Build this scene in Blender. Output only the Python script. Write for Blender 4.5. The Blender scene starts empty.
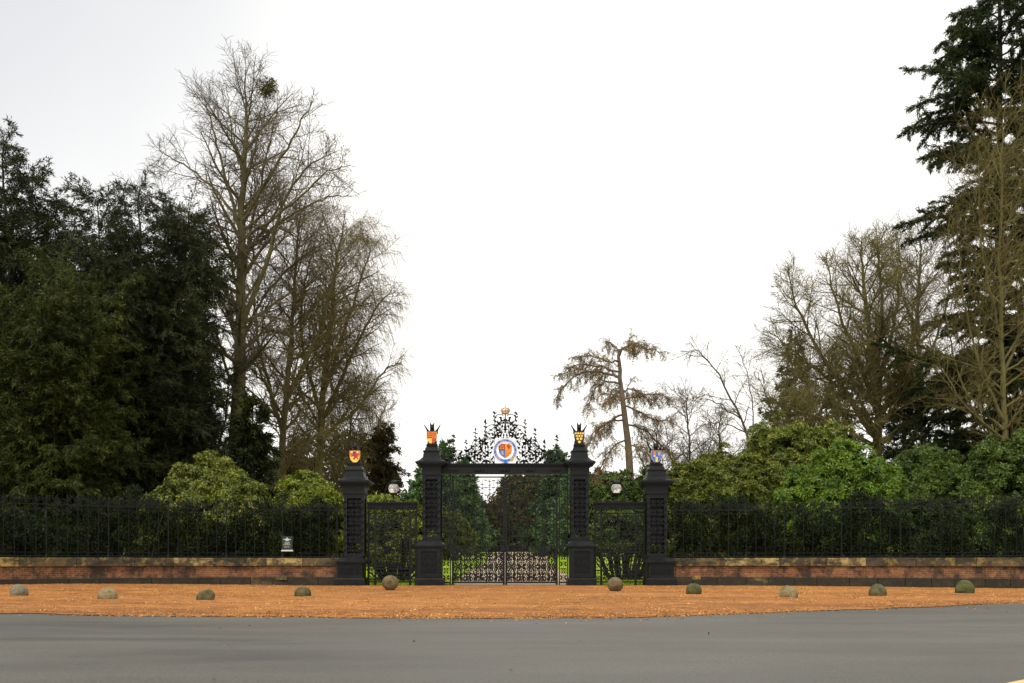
import bpy, math, random
import numpy as np
from mathutils import Vector

# ------------------------------------------------------------------ camera, sky, sun, exposure
SC = bpy.context.scene
COL = SC.collection
rad = math.radians
EYE = 1.08            # eye height in metres
D0 = 45.0             # distance from the camera to the gate line (y = 0)
cam_d = bpy.data.cameras.new('camera')
cam_d.sensor_width = 36.0
cam_d.lens = 35.156    # 1000 px per unit at 1024 px wide
cam_d.shift_y = (562 - 341.5) / 1024.0
cam_d.clip_start = 0.1
cam_d.clip_end = 2000
cam = bpy.data.objects.new('camera', cam_d)
COL.objects.link(cam)
cam.location = (0, -D0, EYE)
cam.rotation_euler = (rad(90), 0, 0)
SC.camera = cam

SUN_EL, SUN_AZ = 52.0, 205.0     # azimuth clockwise from +Y: the sun is behind the camera, a bit to the left
w = bpy.data.worlds.new('World')
SC.world = w
w.use_nodes = True
nt = w.node_tree
nt.nodes.clear()
out = nt.nodes.new('ShaderNodeOutputWorld')
bg = nt.nodes.new('ShaderNodeBackground')
sky = nt.nodes.new('ShaderNodeTexSky')
sky.sky_type = 'NISHITA'
sky.sun_disc = False
sky.sun_elevation = rad(SUN_EL)
sky.sun_rotation = rad(SUN_AZ)
sky.dust_density = 3.0
tc = nt.nodes.new('ShaderNodeTexCoord')
no = nt.nodes.new('ShaderNodeTexNoise')
no.inputs['Scale'].default_value = 1.6
no.inputs['Detail'].default_value = 4
nt.links.new(tc.outputs['Generated'], no.inputs['Vector'])
# lens vignetting painted into the sky colour: greyer up to the left
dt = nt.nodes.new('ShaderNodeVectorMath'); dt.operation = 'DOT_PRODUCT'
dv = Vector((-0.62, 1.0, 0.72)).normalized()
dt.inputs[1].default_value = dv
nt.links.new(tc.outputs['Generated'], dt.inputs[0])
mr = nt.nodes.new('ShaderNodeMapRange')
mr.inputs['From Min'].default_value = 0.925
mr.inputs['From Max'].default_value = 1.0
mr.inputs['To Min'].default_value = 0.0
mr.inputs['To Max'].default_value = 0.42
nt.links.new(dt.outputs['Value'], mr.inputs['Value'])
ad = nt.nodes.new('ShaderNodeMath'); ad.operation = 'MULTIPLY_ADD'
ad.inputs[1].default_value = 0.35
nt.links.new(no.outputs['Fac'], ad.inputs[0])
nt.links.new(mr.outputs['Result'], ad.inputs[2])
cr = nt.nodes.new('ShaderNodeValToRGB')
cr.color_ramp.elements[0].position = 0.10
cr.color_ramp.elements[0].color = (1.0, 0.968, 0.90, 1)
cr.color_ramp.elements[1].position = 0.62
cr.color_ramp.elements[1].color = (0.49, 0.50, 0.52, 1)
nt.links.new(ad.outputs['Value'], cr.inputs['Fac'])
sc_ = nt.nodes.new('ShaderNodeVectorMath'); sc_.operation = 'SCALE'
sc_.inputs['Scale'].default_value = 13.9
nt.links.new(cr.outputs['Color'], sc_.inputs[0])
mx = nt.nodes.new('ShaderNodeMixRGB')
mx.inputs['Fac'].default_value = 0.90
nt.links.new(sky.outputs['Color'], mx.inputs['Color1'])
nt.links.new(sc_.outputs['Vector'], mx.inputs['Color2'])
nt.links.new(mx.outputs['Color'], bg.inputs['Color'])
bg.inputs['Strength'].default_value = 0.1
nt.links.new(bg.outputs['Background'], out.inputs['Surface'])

sun_d = bpy.data.lights.new('sun', 'SUN')
sun_d.energy = 1.5
sun_d.angle = rad(10)
sun_d.color = (1.0, 0.95, 0.87)
sun = bpy.data.objects.new('sun', sun_d)
COL.objects.link(sun)
sd = Vector((math.sin(rad(SUN_AZ)) * math.cos(rad(SUN_EL)), math.cos(rad(SUN_AZ)) * math.cos(rad(SUN_EL)), math.sin(rad(SUN_EL))))
sun.rotation_euler = sd.to_track_quat('Z', 'Y').to_euler()
sun.location = sd * 60

SC.view_settings.view_transform = 'Standard'
SC.view_settings.look = 'None'
SC.view_settings.exposure = 0.2
SC.view_settings.gamma = 1.0

# ------------------------------------------------------------------ helpers
def tag(o, label=None, cat=None, group=None, kind=None):
    if label: o['label'] = label
    if cat: o['category'] = cat
    if group: o['group'] = group
    if kind: o['kind'] = kind
    return o

def empty(name, loc, label=None, cat=None, group=None):
    o = bpy.data.objects.new(name, None)
    o.empty_display_size = 0.2
    COL.objects.link(o)
    o.location = loc
    return tag(o, label, cat, group)

def link(name, me, mat, parent=None, loc=None):
    if mat is not None and len(me.materials) == 0:
        for m in (mat if isinstance(mat, (list, tuple)) else [mat]):
            me.materials.append(m)
    o = bpy.data.objects.new(name, me)
    COL.objects.link(o)
    if parent: o.parent = parent
    if loc is not None: o.location = loc
    return o

def np_mesh(name, V, F, smooth=False, uv=None):
    """V (n,3), F (m,k) all faces the same size"""
    V = np.asarray(V, np.float32); F = np.asarray(F, np.int32)
    me = bpy.data.meshes.new(name)
    m, k = F.shape
    me.vertices.add(len(V)); me.vertices.foreach_set('co', V.ravel())
    me.loops.add(m * k); me.loops.foreach_set('vertex_index', F.ravel())
    me.polygons.add(m)
    me.polygons.foreach_set('loop_start', np.arange(0, m * k, k, dtype=np.int32))
    me.polygons.foreach_set('loop_total', np.full(m, k, np.int32))
    me.polygons.foreach_set('use_smooth', np.full(m, smooth, bool))
    me.update(calc_edges=True)
    if uv is not None:
        l = me.uv_layers.new(name='uv')
        l.data.foreach_set('uv', np.asarray(uv, np.float32)[F.ravel()].ravel())
    return me

def P(px, py, d):
    return Vector(((px - 512) * d / 1000.0, d - D0, EYE + (562 - py) * d / 1000.0))

def gz(x, y):
    """height of the ground: flat forecourt, a low swell on the left, rising park beyond the gate"""
    z = 0.0318 * min(max(y - 1.0, 0), 70)
    if x < -9 and y > -20:
        z += 0.17 * min(1, (-9 - x) / 9.0) * min(1, (y + 20) / 12.0)
    return z

class MB:
    """collects simple shapes, links them as ONE mesh object"""
    def __init__(s): s.v = []; s.f = []; s.o = (0, 0, 0)
    def add(s, vs, fs):
        b = len(s.v)
        s.v += [tuple(v) for v in vs]
        s.f += [tuple(i + b for i in f) for f in fs]
    def box(s, x0, x1, y0, y1, z0, z1, taper=None, bev=0.0):
        """taper = (dx, dy) inset of the top"""
        tx, ty = taper or (0, 0)
        if bev and not taper:
            b = bev
            ring = lambda i, z: [(x0 + i, y0 + i, z), (x1 - i, y0 + i, z), (x1 - i, y1 - i, z), (x0 + i, y1 - i, z)]
            vs = ring(b, z0) + ring(0, z0 + b) + ring(0, z1 - b) + ring(b, z1)
            fs = [(3, 2, 1, 0), (12, 13, 14, 15)]
            for k in range(3):
                for i in range(4):
                    j = (i + 1) % 4
                    fs.append((4 * k + i, 4 * k + j, 4 * k + 4 + j, 4 * k + 4 + i))
            s.add(vs, fs); return
        vs = [(x0, y0, z0), (x1, y0, z0), (x1, y1, z0), (x0, y1, z0),
              (x0 + tx, y0 + ty, z1), (x1 - tx, y0 + ty, z1), (x1 - tx, y1 - ty, z1), (x0 + tx, y1 - ty, z1)]
        s.add(vs, [(3, 2, 1, 0), (4, 5, 6, 7), (0, 1, 5, 4), (1, 2, 6, 5), (2, 3, 7, 6), (3, 0, 4, 7)])
    def tube(s, pts, r, n=4, closed=False):
        pts = [Vector(p) for p in pts]
        K = len(pts)
        rs = r if isinstance(r, (list, tuple)) else [r] * K
        vs = []
        for i, p in enumerate(pts):
            if closed: t = pts[(i + 1) % K] - pts[i - 1]
            else: t = pts[min(i + 1, K - 1)] - pts[max(i - 1, 0)]
            if t.length < 1e-9: t = Vector((0, 0, 1))
            t.normalize()
            ref = Vector((0, 1, 0)) if abs(t.y) < 0.9 else Vector((1, 0, 0))
            u = t.cross(ref).normalized(); v = t.cross(u)
            for k in range(n):
                a = 2 * math.pi * (k + 0.5) / n
                vs.append(p + (u * math.cos(a) + v * math.sin(a)) * rs[i])
        fs = []
        for i in range(K if closed else K - 1):
            j = (i + 1) % K
            for k in range(n):
                l = (k + 1) % n
                fs.append((i * n + k, i * n + l, j * n + l, j * n + k))
        if not closed:
            fs.append(tuple(range(n))[::-1]); fs.append(tuple((K - 1) * n + k for k in range(n)))
        s.add(vs, fs)
    def lathe(s, c, prof, n=16):
        """prof: (r, z) bottom to top around the vertical through c"""
        vs = []
        for r, z in prof:
            for k in range(n):
                a = 2 * math.pi * k / n
                vs.append((c[0] + r * math.cos(a), c[1] + r * math.sin(a), c[2] + z))
        fs = []
        for i in range(len(prof) - 1):
            for k in range(n):
                l = (k + 1) % n
                fs.append((i * n + k, i * n + l, (i + 1) * n + l, (i + 1) * n + k))
        fs.append(tuple(range(n))[::-1]); fs.append(tuple((len(prof) - 1) * n + k for k in range(n)))
        s.add(vs, fs)
    def plate(s, poly, y0, y1):
        """poly: (x, z) outline counter-clockwise seen from -Y, thickness y0 (front) to y1"""
        n = len(poly)
        vs = [(x, y0, z) for x, z in poly] + [(x, y1, z) for x, z in poly]
        fs = [tuple(range(n)), tuple(range(n, 2 * n))[::-1]]
        for i in range(n):
            j = (i + 1) % n
            fs.append((i, i + n, j + n, j))
        s.add(vs, fs)
    def leaf(s, x, z, a, L, W, y=0.0, t=0.012):
        """a forged leaf: a small lens-shaped plate in the XZ plane"""
        ca, sa = math.cos(a), math.sin(a)
        pts = [(0, 0), (0.35 * L, -W), (0.75 * L, -0.6 * W), (L, 0), (0.75 * L, 0.6 * W), (0.35 * L, W)]
        s.plate([(x + px * ca - pz * sa, z + px * sa + pz * ca) for px, pz in pts], y - t, y + t)
    def spiral(s, x, z, r, turns, a0, sgn, y=0.0, th=0.014, n=16, rin=0.15, tail=None):
        pts = []
        for i in range(n):
            f = i / (n - 1)
            rr = r * (1 - (1 - rin) * f)
            a = a0 + sgn * f * turns * 2 * math.pi
            pts.append((x + rr * math.cos(a), y, z + rr * math.sin(a)))
        if tail: pts = [(tail[0], y, tail[1])] + pts
        s.tube(pts, [th * (1 - 0.35 * i / len(pts)) for i in range(len(pts))], 4)
    def mesh(s, name, smooth=False):
        me = bpy.data.meshes.new(name)
        me.from_pydata(s.v, [], s.f)
        me.polygons.foreach_set('use_smooth', [smooth] * len(me.polygons))
        me.update()
        return me
    def build(s, name, mat, parent=None, smooth=False, loc=None):
        return link(name, s.mesh(name, smooth), mat, parent, loc)

# ------------------------------------------------------------------ materials
def newmat(name):
    m = bpy.data.materials.new(name); m.use_nodes = True
    t = m.node_tree
    b = t.nodes['Principled BSDF']
    return m, t, b

def N(t, kind, **kw):
    n = t.nodes.new(kind)
    for k, v in kw.items():
        if hasattr(n, k) and k not in n.inputs: setattr(n, k, v)
        else: n.inputs[k].default_value = v
    return n

def ramp(t, src, stops, interp='LINEAR'):
    n = t.nodes.new('ShaderNodeValToRGB')
    n.color_ramp.interpolation = interp
    e = n.color_ramp.elements
    while len(e) < len(stops): e.new(0.5)
    for el, (p, c) in zip(e, stops):
        el.position = p
        el.color = (*c, 1) if len(c) == 3 else c
    t.links.new(src, n.inputs['Fac'])
    return n.outputs['Color']

def noise(t, vec, scale, detail=4, rough=0.55, dist=0.0):
    n = t.nodes.new('ShaderNodeTexNoise')
    n.inputs['Scale'].default_value = scale
    n.inputs['Detail'].default_value = detail
    n.inputs['Roughness'].default_value = rough
    n.inputs['Distortion'].default_value = dist
    if vec is not None: t.links.new(vec, n.inputs['Vector'])
    return n.outputs['Fac']

def mapping(t, src, scale=(1, 1, 1), loc=(0, 0, 0)):
    n = t.nodes.new('ShaderNodeMapping')
    n.inputs['Scale'].default_value = scale
    n.inputs['Location'].default_value = loc
    t.links.new(src, n.inputs['Vector'])
    return n.outputs['Vector']

def mix(t, fac, a, b, mode='MIX'):
    n = t.nodes.new('ShaderNodeMixRGB'); n.blend_type = mode
    for s, v in (('Fac', fac), ('Color1', a), ('Color2', b)):
        if isinstance(v, (int, float)): n.inputs[s].default_value = v
        elif isinstance(v, tuple): n.inputs[s].default_value = (*v, 1) if len(v) == 3 else v
        else: t.links.new(v, n.inputs[s])
    return n.outputs['Color']

def bump(t, b, h, strength, dist=0.02):
    n = t.nodes.new('ShaderNodeBump')
    n.inputs['Strength'].default_value = strength
    n.inputs['Distance'].default_value = dist
    t.links.new(h, n.inputs['Height'])
    t.links.new(n.outputs['Normal'], b.inputs['Normal'])

def pos(t): return t.nodes.new('ShaderNodeNewGeometry').outputs['Position']
def island(t): return t.nodes.new('ShaderNodeNewGeometry').outputs['Random Per Island']

def flat(name, c, rough=0.5, metal=0.0, var=0.25, sc=3.0):
    m, t, b = newmat(name)
    n = noise(t, pos(t), sc, 5)
    lo = tuple(x * (1 - var) for x in c); hi = tuple(min(1, x * (1 + var)) for x in c)
    t.links.new(ramp(t, n, [(0.3, lo), (0.7, hi)]), b.inputs['Base Color'])
    b.inputs['Roughness'].default_value = rough
    b.inputs['Metallic'].default_value = metal
    return m

def leafmat(name, cols, rough=0.5, spec=0.35, sc=0.6, trans=0.25):
    """cols: dark, mid, light, with an odd coloured leaf; varies by leaf and by clump"""
    m, t, b = newmat(name)
    c1 = ramp(t, island(t), [(0.0, cols[0]), (0.45, cols[1]), (0.85, cols[2]), (1.0, cols[3])])
    n = noise(t, pos(t), sc, 3)
    lo = ramp(t, n, [(0.32, (0.55, 0.6, 0.6)), (0.68, (1.35, 1.3, 1.1))])
    c = mix(t, 1.0, c1, lo, 'MULTIPLY')
    t.links.new(c, b.inputs['Base Color'])
    b.inputs['Roughness'].default_value = rough
    b.inputs['Specular IOR Level'].default_value = spec
    if trans:
        tr = t.nodes.new('ShaderNodeBsdfTranslucent')
        t.links.new(c, tr.inputs['Color'])
        ms = t.nodes.new('ShaderNodeMixShader'); ms.inputs['Fac'].default_value = trans
        t.links.new(b.outputs[0], ms.inputs[1]); t.links.new(tr.outputs[0], ms.inputs[2])
        t.links.new(ms.outputs[0], t.nodes['Material Output'].inputs['Surface'])
    return m

def barkmat(name, a, bcol, c, sc=1.2):
    m, t, b = newmat(name)
    p = pos(t)
    n1 = noise(t, mapping(t, p, (1, 1, 0.25)), sc * 6, 6)
    n2 = noise(t, p, sc * 0.5, 3)
    col = mix(t, n2, ramp(t, n1, [(0.3, a), (0.7, bcol)]), c)
    t.links.new(col, b.inputs['Base Color'])
    b.inputs['Roughness'].default_value = 0.9
    bump(t, b, n1, 0.6, 0.03)
    return m

M = {}
def ironmat():
    m, t, b = newmat('black_painted_iron')
    n = noise(t, pos(t), 5.0, 6)
    t.links.new(ramp(t, n, [(0.3, (0.005, 0.0064, 0.0068)), (0.75, (0.012, 0.0148, 0.0156))]), b.inputs['Base Color'])
    t.links.new(ramp(t, n, [(0.3, (0.32,) * 3), (0.7, (0.55,) * 3)]), b.inputs['Roughness'])
    b.inputs['Specular IOR Level'].default_value = 0.2
    bump(t, b, noise(t, pos(t), 30, 4), 0.15, 0.01)
    return m
M['iron'] = ironmat()
def railmat():
    m, t, b = newmat('black_railing_paint')
    t.links.new(ramp(t, noise(t, pos(t), 4.0, 5), [(0.3, (0.005, 0.006, 0.006)), (0.75, (0.012, 0.014, 0.014))]), b.inputs['Base Color'])
    b.inputs['Roughness'].default_value = 0.6
    b.inputs['Specular IOR Level'].default_value = 0.2
    return m
M['rail'] = railmat()
M['gold'] = flat('gold_leaf', (0.75, 0.42, 0.06), 0.35, 0.6, 0.15, 8)
M['pale_gold'] = flat('weathered_gilt', (0.60, 0.40, 0.17), 0.4, 0.4, 0.3, 12)
M['enamel_gold'] = flat('gold_enamel', (0.85, 0.36, 0.02), 0.3, 0, 0.1, 8)
M['enamel_yellow'] = flat('yellow_enamel', (0.92, 0.62, 0.10), 0.3, 0, 0.1, 8)
M['enamel_orange'] = flat('orange_enamel', (0.72, 0.20, 0.02), 0.3, 0, 0.15, 8)
M['enamel_red'] = flat('red_enamel', (0.42, 0.025, 0.015), 0.3, 0, 0.2, 8)
M['enamel_blue'] = flat('blue_enamel', (0.055, 0.16, 0.58), 0.3, 0, 0.15, 8)
M['enamel_white'] = flat('white_enamel', (0.78, 0.78, 0.76), 0.35, 0, 0.05, 8)
M['enamel_black'] = flat('black_enamel', (0.012, 0.011, 0.01), 0.35, 0, 0.2, 8)
M['sign_green'] = flat('dark_green_sign_paint', (0.008, 0.022, 0.014), 0.5, 0, 0.1, 8)
M['sign_white'] = flat('pale_sign_paint', (0.5, 0.55, 0.5), 0.5, 0, 0.06, 8)

def glassmat():
    m, t, b = newmat('lantern_glass')
    b.inputs['Base Color'].default_value = (0.93, 0.92, 0.90, 1)
    b.inputs['Roughness'].default_value = 0.05
    b.inputs['Transmission Weight'].default_value = 0.72
    b.inputs['IOR'].default_value = 1.45
    return m
M['glass'] = glassmat()

def gravelmat():
    m, t, b = newmat('orange_gravel')
    p = pos(t)
    fine = noise(t, p, 17, 6, 0.85)
    mid = noise(t, mapping(t, p, (0.5, 1.3, 1)), 2.2, 7, 0.75)
    big = noise(t, mapping(t, p, (0.35, 1, 1)), 0.32, 4, 0.6)
    c = ramp(t, fine, [(0.34, (0.14, 0.050, 0.014)), (0.46, (0.40, 0.168, 0.045)), (0.56, (0.52, 0.236, 0.072)), (0.68, (0.66, 0.40, 0.18))])
    c = mix(t, 1.0, c, ramp(t, mid, [(0.38, (0.48, 0.43, 0.40)), (0.54, (1.0, 1.0, 1.0)), (0.70, (1.15, 1.12, 1.05))]), 'MULTIPLY')
    c = mix(t, 1.0, c, ramp(t, big, [(0.38, (0.68, 0.64, 0.6)), (0.62, (1.08, 1.05, 1.0))]), 'MULTIPLY')
    t.links.new(c, b.inputs['Base Color'])
    b.inputs['Roughness'].default_value = 0.85
    b.inputs['Specular IOR Level'].default_value = 0.2
    bump(t, b, fine, 0.9, 0.03)
    return m
M['gravel'] = gravelmat()

def roadmat():
    m, t, b = newmat('damp_asphalt')
    p = pos(t)
    fine = noise(t, p, 26, 6, 0.85)
    streak = noise(t, mapping(t, p, (0.16, 0.55, 1)), 0.8, 6, 0.6, 0.9)
    blotch = noise(t, mapping(t, p, (0.3, 0.8, 1)), 0.7, 5, 0.55)
    c = ramp(t, fine, [(0.25, (0.035, 0.034, 0.032)), (0.55, (0.104, 0.100, 0.086)), (0.8, (0.27, 0.255, 0.21))])
    c = mix(t, 1.0, c, ramp(t, streak, [(0.36, (0.76, 0.76, 0.77)), (0.6, (1.08, 1.07, 1.05))]), 'MULTIPLY')
    c = mix(t, 1.0, c, ramp(t, blotch, [(0.3, (0.78, 0.78, 0.78)), (0.7, (1.1, 1.1, 1.08))]), 'MULTIPLY')
    t.links.new(c, b.inputs['Base Color'])
    t.links.new(ramp(t, streak, [(0.35, (0.50,) * 3), (0.62, (0.72,) * 3)]), b.inputs['Roughness'])
    b.inputs['Specular IOR Level'].default_value = 0.38
    bump(t, b, fine, 0.5, 0.012)
    return m
M['road'] = roadmat()

def grassmat(name, a, bc, c):
    m, t, b = newmat(name)
    p = pos(t)
    n1 = noise(t, p, 9, 5, 0.7); n2 = noise(t, p, 0.25, 4)
    col = ramp(t, n1, [(0.3, a), (0.6, bc), (0.85, c)])
    col = mix(t, 1.0, col, ramp(t, n2, [(0.3, (0.75, 0.8, 0.7)), (0.7, (1.1, 1.05, 1.0))]), 'MULTIPLY')
    t.links.new(col, b.inputs['Base Color'])
    b.inputs['Roughness'].default_value = 0.9
    b.inputs['Specular IOR Level'].default_value = 0.15
    bump(t, b, n1, 0.7, 0.05)
    return m
M['grass'] = grassmat('park_grass', (0.155, 0.259, 0.021), (0.380, 0.517, 0.034), (0.586, 0.690, 0.069))
M['soil'] = grassmat('leaf_mould', (0.018, 0.014, 0.008), (0.035, 0.026, 0.014), (0.06, 0.04, 0.02))
M['drive'] = grassmat('pale_drive_gravel', (0.380, 0.285, 0.201), (0.528, 0.412, 0.306), (0.655, 0.528, 0.401))

def brickmat():
    m, t, b = newmat('weathered_red_brick')
    uv = t.nodes.new('ShaderNodeUVMap').outputs['UV']
    br = t.nodes.new('ShaderNodeTexBrick')
    br.inputs['Scale'].default_value = 1.0
    br.inputs['Brick Width'].default_value = 0.225
    br.inputs['Row Height'].default_value = 0.082
    br.inputs['Mortar Size'].default_value = 0.010
    br.inputs['Bias'].default_value = -0.1
    br.inputs['Color1'].default_value = (0.25, 0.078, 0.022, 1)
    br.inputs['Color2'].default_value = (0.12, 0.036, 0.014, 1)
    br.inputs['Mortar'].default_value = (0.24, 0.16, 0.085, 1)
    t.links.new(uv, br.inputs['Vector'])
    p = pos(t)
    stain = noise(t, mapping(t, p, (1, 1, 0.8)), 1.3, 8, 0.75)
    fine = noise(t, p, 7, 5, 0.7)
    bloom = noise(t, mapping(t, p, (0.5, 0.5, 3.0), (7, 3, 1)), 1.6, 6, 0.7)
    c = mix(t, ramp(t, bloom, [(0.46, (0, 0, 0)), (0.66, (0.6,) * 3)]), br.outputs['Color'], (0.30, 0.17, 0.075))
    c = mix(t, ramp(t, stain, [(0.46, (0, 0, 0)), (0.60, (0.93,) * 3)]), c, (0.022, 0.016, 0.010))
    c = mix(t, 1.0, c, ramp(t, fine, [(0.3, (0.55, 0.55, 0.55)), (0.7, (1.25, 1.25, 1.25))]), 'MULTIPLY')
    t.links.new(c, b.inputs['Base Color'])
    b.inputs['Roughness'].default_value = 0.85
    bump(t, b, br.outputs['Fac'], -0.5, 0.01)
    return m
M['brick'] = brickmat()

def stonemat(name, stops, black=0.5, moss=(0.10, 0.10, 0.02), mossamt=0.5, sc=1.0):
    m, t, b = newmat(name)
    p = pos(t)
    c = ramp(t, island(t), stops, 'CONSTANT')
    warp = noise(t, p, 1.1, 6, 0.7)
    c = mix(t, ramp(t, warp, [(0.47, (0, 0, 0)), (0.56, (0.85,) * 3)]), c, (0.045, 0.034, 0.018))
    n1 = noise(t, p, 3.5 * sc, 6, 0.65); n2 = noise(t, mapping(t, p, (0.6, 0.6, 2.0), (3, 1, 7)), 1.7 * sc, 6, 0.7); n3 = noise(t, p, 14 * sc, 5, 0.7)
    c = mix(t, ramp(t, n2, [(black, (0, 0, 0)), (black + 0.14, (0.92,) * 3)]), c, (0.020, 0.017, 0.011))
    c = mix(t, ramp(t, n1, [(mossamt, (0, 0, 0)), (mossamt + 0.15, (0.7,) * 3)]), c, moss)
    c = mix(t, 1.0, c, ramp(t, n3, [(0.3, (0.65, 0.65, 0.65)), (0.7, (1.25, 1.25, 1.2))]), 'MULTIPLY')
    t.links.new(c, b.inputs['Base Color'])
    b.inputs['Roughness'].default_value = 0.85
    bump(t, b, n3, 0.5, 0.02)
    return m
M['coping'] = stonemat('lichened_sandstone', [(0.0, (0.075, 0.055, 0.030)), (0.3, (0.36, 0.25, 0.07)), (0.42, (0.11, 0.08, 0.035)), (0.6, (0.30, 0.21, 0.07)), (0.72, (0.08, 0.06, 0.03)), (0.9, (0.42, 0.31, 0.12))], 0.45, (0.27, 0.20, 0.04), 0.52)
M['plinth'] = stonemat('blackened_plinth', [(0.0, (0.018, 0.014, 0.008)), (0.3, (0.032, 0.023, 0.010)), (0.6, (0.014, 0.011, 0.007)), (0.95, (0.22, 0.16, 0.06))], 0.40, (0.05, 0.047, 0.010), 0.55)
M['ashlar'] = stonemat('yellow_sandstone', [(0.0, (0.40, 0.28, 0.09)), (0.5, (0.34, 0.24, 0.07))], 0.62, (0.20, 0.16, 0.03), 0.6)
def ballmat(name, a, bcol, moss, amt):
    m, t, b = newmat(name)
    tco = t.nodes.new('ShaderNodeTexCoord').outputs['Object']
    oi = t.nodes.new('ShaderNodeObjectInfo').outputs['Random']
    vm = t.nodes.new('ShaderNodeVectorMath'); vm.operation = 'ADD'
    t.links.new(tco, vm.inputs[0]); t.links.new(oi, vm.inputs[1])
    p = vm.outputs['Vector']
    n1 = noise(t, p, 3.2, 6, 0.7); n2 = noise(t, p, 11, 6, 0.7); n3 = noise(t, p, 40, 3)
    c = ramp(t, n2, [(0.3, a), (0.7, bcol)])
    c = mix(t, ramp(t, n1, [(amt, (0, 0, 0)), (amt + 0.14, (0.9,) * 3)]), c, moss)
    c = mix(t, 1.0, c, ramp(t, n3, [(0.3, (0.6, 0.6, 0.6)), (0.7, (1.3, 1.3, 1.3))]), 'MULTIPLY')
    t.links.new(c, b.inputs['Base Color'])
    b.inputs['Roughness'].default_value = 0.9
    bump(t, b, n2, 0.6, 0.03)
    return m
M['ball_tan'] = ballmat('tan_stone_ball', (0.16, 0.125, 0.055), (0.30, 0.24, 0.12), (0.055, 0.055, 0.014), 0.52)
M['ball_dark'] = ballmat('mossy_stone_ball', (0.07, 0.055, 0.025), (0.15, 0.12, 0.05), (0.035, 0.045, 0.010), 0.42)
M['ball_green'] = ballmat('algae_stone_ball', (0.05, 0.056, 0.013), (0.105, 0.11, 0.03), (0.035, 0.032, 0.012), 0.48)
M['ball_mottled'] = ballmat('mottled_stone_ball', (0.10, 0.085, 0.05), (0.26, 0.23, 0.15), (0.06, 0.055, 0.03), 0.50)

M['ball_brown'] = ballmat('brown_stone_ball', (0.085, 0.065, 0.028), (0.19, 0.15, 0.065), (0.045, 0.045, 0.012), 0.50)
M['pebble'] = leafmat('gravel_chips', [(0.14, 0.055, 0.016), (0.39, 0.170, 0.045), (0.54, 0.255, 0.080), (0.66, 0.43, 0.22)], 0.85, 0.15, 1.5, 0)
M['line'] = flat('worn_yellow_paint', (0.62, 0.47, 0.16), 0.7, 0, 0.25, 12)
M['bark_moss'] = barkmat('mossy_lime_bark', (0.075, 0.060, 0.020), (0.21, 0.17, 0.065), (0.13, 0.115, 0.028))
M['bark_lime'] = barkmat('dark_mossy_bark', (0.055, 0.045, 0.017), (0.155, 0.128, 0.050), (0.11, 0.10, 0.026))
M['bark_grey'] = barkmat('grey_brown_bark', (0.05, 0.038, 0.025), (0.12, 0.095, 0.06), (0.07, 0.055, 0.03))
M['bark_dark'] = barkmat('dark_bark', (0.025, 0.018, 0.012), (0.06, 0.042, 0.026), (0.035, 0.03, 0.015))
M['bark_larch'] = barkmat('larch_bark', (0.12, 0.085, 0.06), (0.24, 0.18, 0.13), (0.16, 0.115, 0.08))
M['twig_grey'] = barkmat('grey_brown_twigs', (0.08, 0.060, 0.036), (0.15, 0.115, 0.070), (0.10, 0.08, 0.038))
M['twig_brown'] = barkmat('russet_twigs', (0.11, 0.075, 0.030), (0.19, 0.135, 0.055), (0.13, 0.10, 0.030))
M['twig_olive'] = barkmat('olive_twigs', (0.115, 0.092, 0.029), (0.21, 0.168, 0.058), (0.15, 0.125, 0.034))
M['larch_spray'] = leafmat('dead_larch_sprays', [(0.15, 0.10, 0.06), (0.24, 0.17, 0.105), (0.34, 0.25, 0.16), (0.16, 0.14, 0.07)], 0.8, 0.1, 0.5, 0.2)
M['yew_dark'] = leafmat('dark_yew_needles', [(0.0118, 0.0180, 0.0043), (0.0216, 0.0318, 0.0072), (0.0392, 0.0509, 0.0108), (0.0735, 0.0763, 0.0158)], 0.55, 0.25, 0.35, 0.12)
M['yew_olive'] = leafmat('olive_yew_needles', [(0.0176, 0.0276, 0.0050), (0.0372, 0.0551, 0.0086), (0.0725, 0.0912, 0.0137), (0.1274, 0.1219, 0.0216)], 0.55, 0.2, 0.4, 0.15)
M['fir'] = leafmat('fir_needles', [(0.0147, 0.0276, 0.0072), (0.0274, 0.0466, 0.0122), (0.0490, 0.0700, 0.0180), (0.0833, 0.0795, 0.0187)], 0.6, 0.2, 0.35, 0.1)
M['pine'] = leafmat('distant_conifer_needles', [(0.0451, 0.0986, 0.0439), (0.0911, 0.1717, 0.0778), (0.1588, 0.2639, 0.1109), (0.2264, 0.3254, 0.0828)], 0.6, 0.2, 0.3, 0.15)
M['pine_brown'] = leafmat('brown_conifer_needles', [(0.035, 0.028, 0.012), (0.06, 0.045, 0.02), (0.085, 0.07, 0.03), (0.06, 0.07, 0.02)], 0.7, 0.15, 0.3, 0.15)
M['rhodo'] = leafmat('rhododendron_leaves', [(0.0510, 0.0753, 0.0094), (0.1294, 0.1707, 0.0180), (0.2479, 0.2862, 0.0374), (0.4057, 0.3774, 0.0828)], 0.38, 0.5, 0.8, 0.2)
M['rhodo_lime'] = leafmat('bright_shrub_leaves', [(0.0735, 0.1113, 0.0086), (0.1764, 0.2385, 0.0158), (0.3038, 0.3498, 0.0274), (0.3724, 0.3286, 0.0504)], 0.4, 0.45, 0.9, 0.25)
M['rhodo_green'] = leafmat('fresh_green_leaves', [(0.0451, 0.1039, 0.0079), (0.1068, 0.2131, 0.0130), (0.2136, 0.3233, 0.0230), (0.2930, 0.2926, 0.0410)], 0.4, 0.45, 0.8, 0.25)
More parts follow.
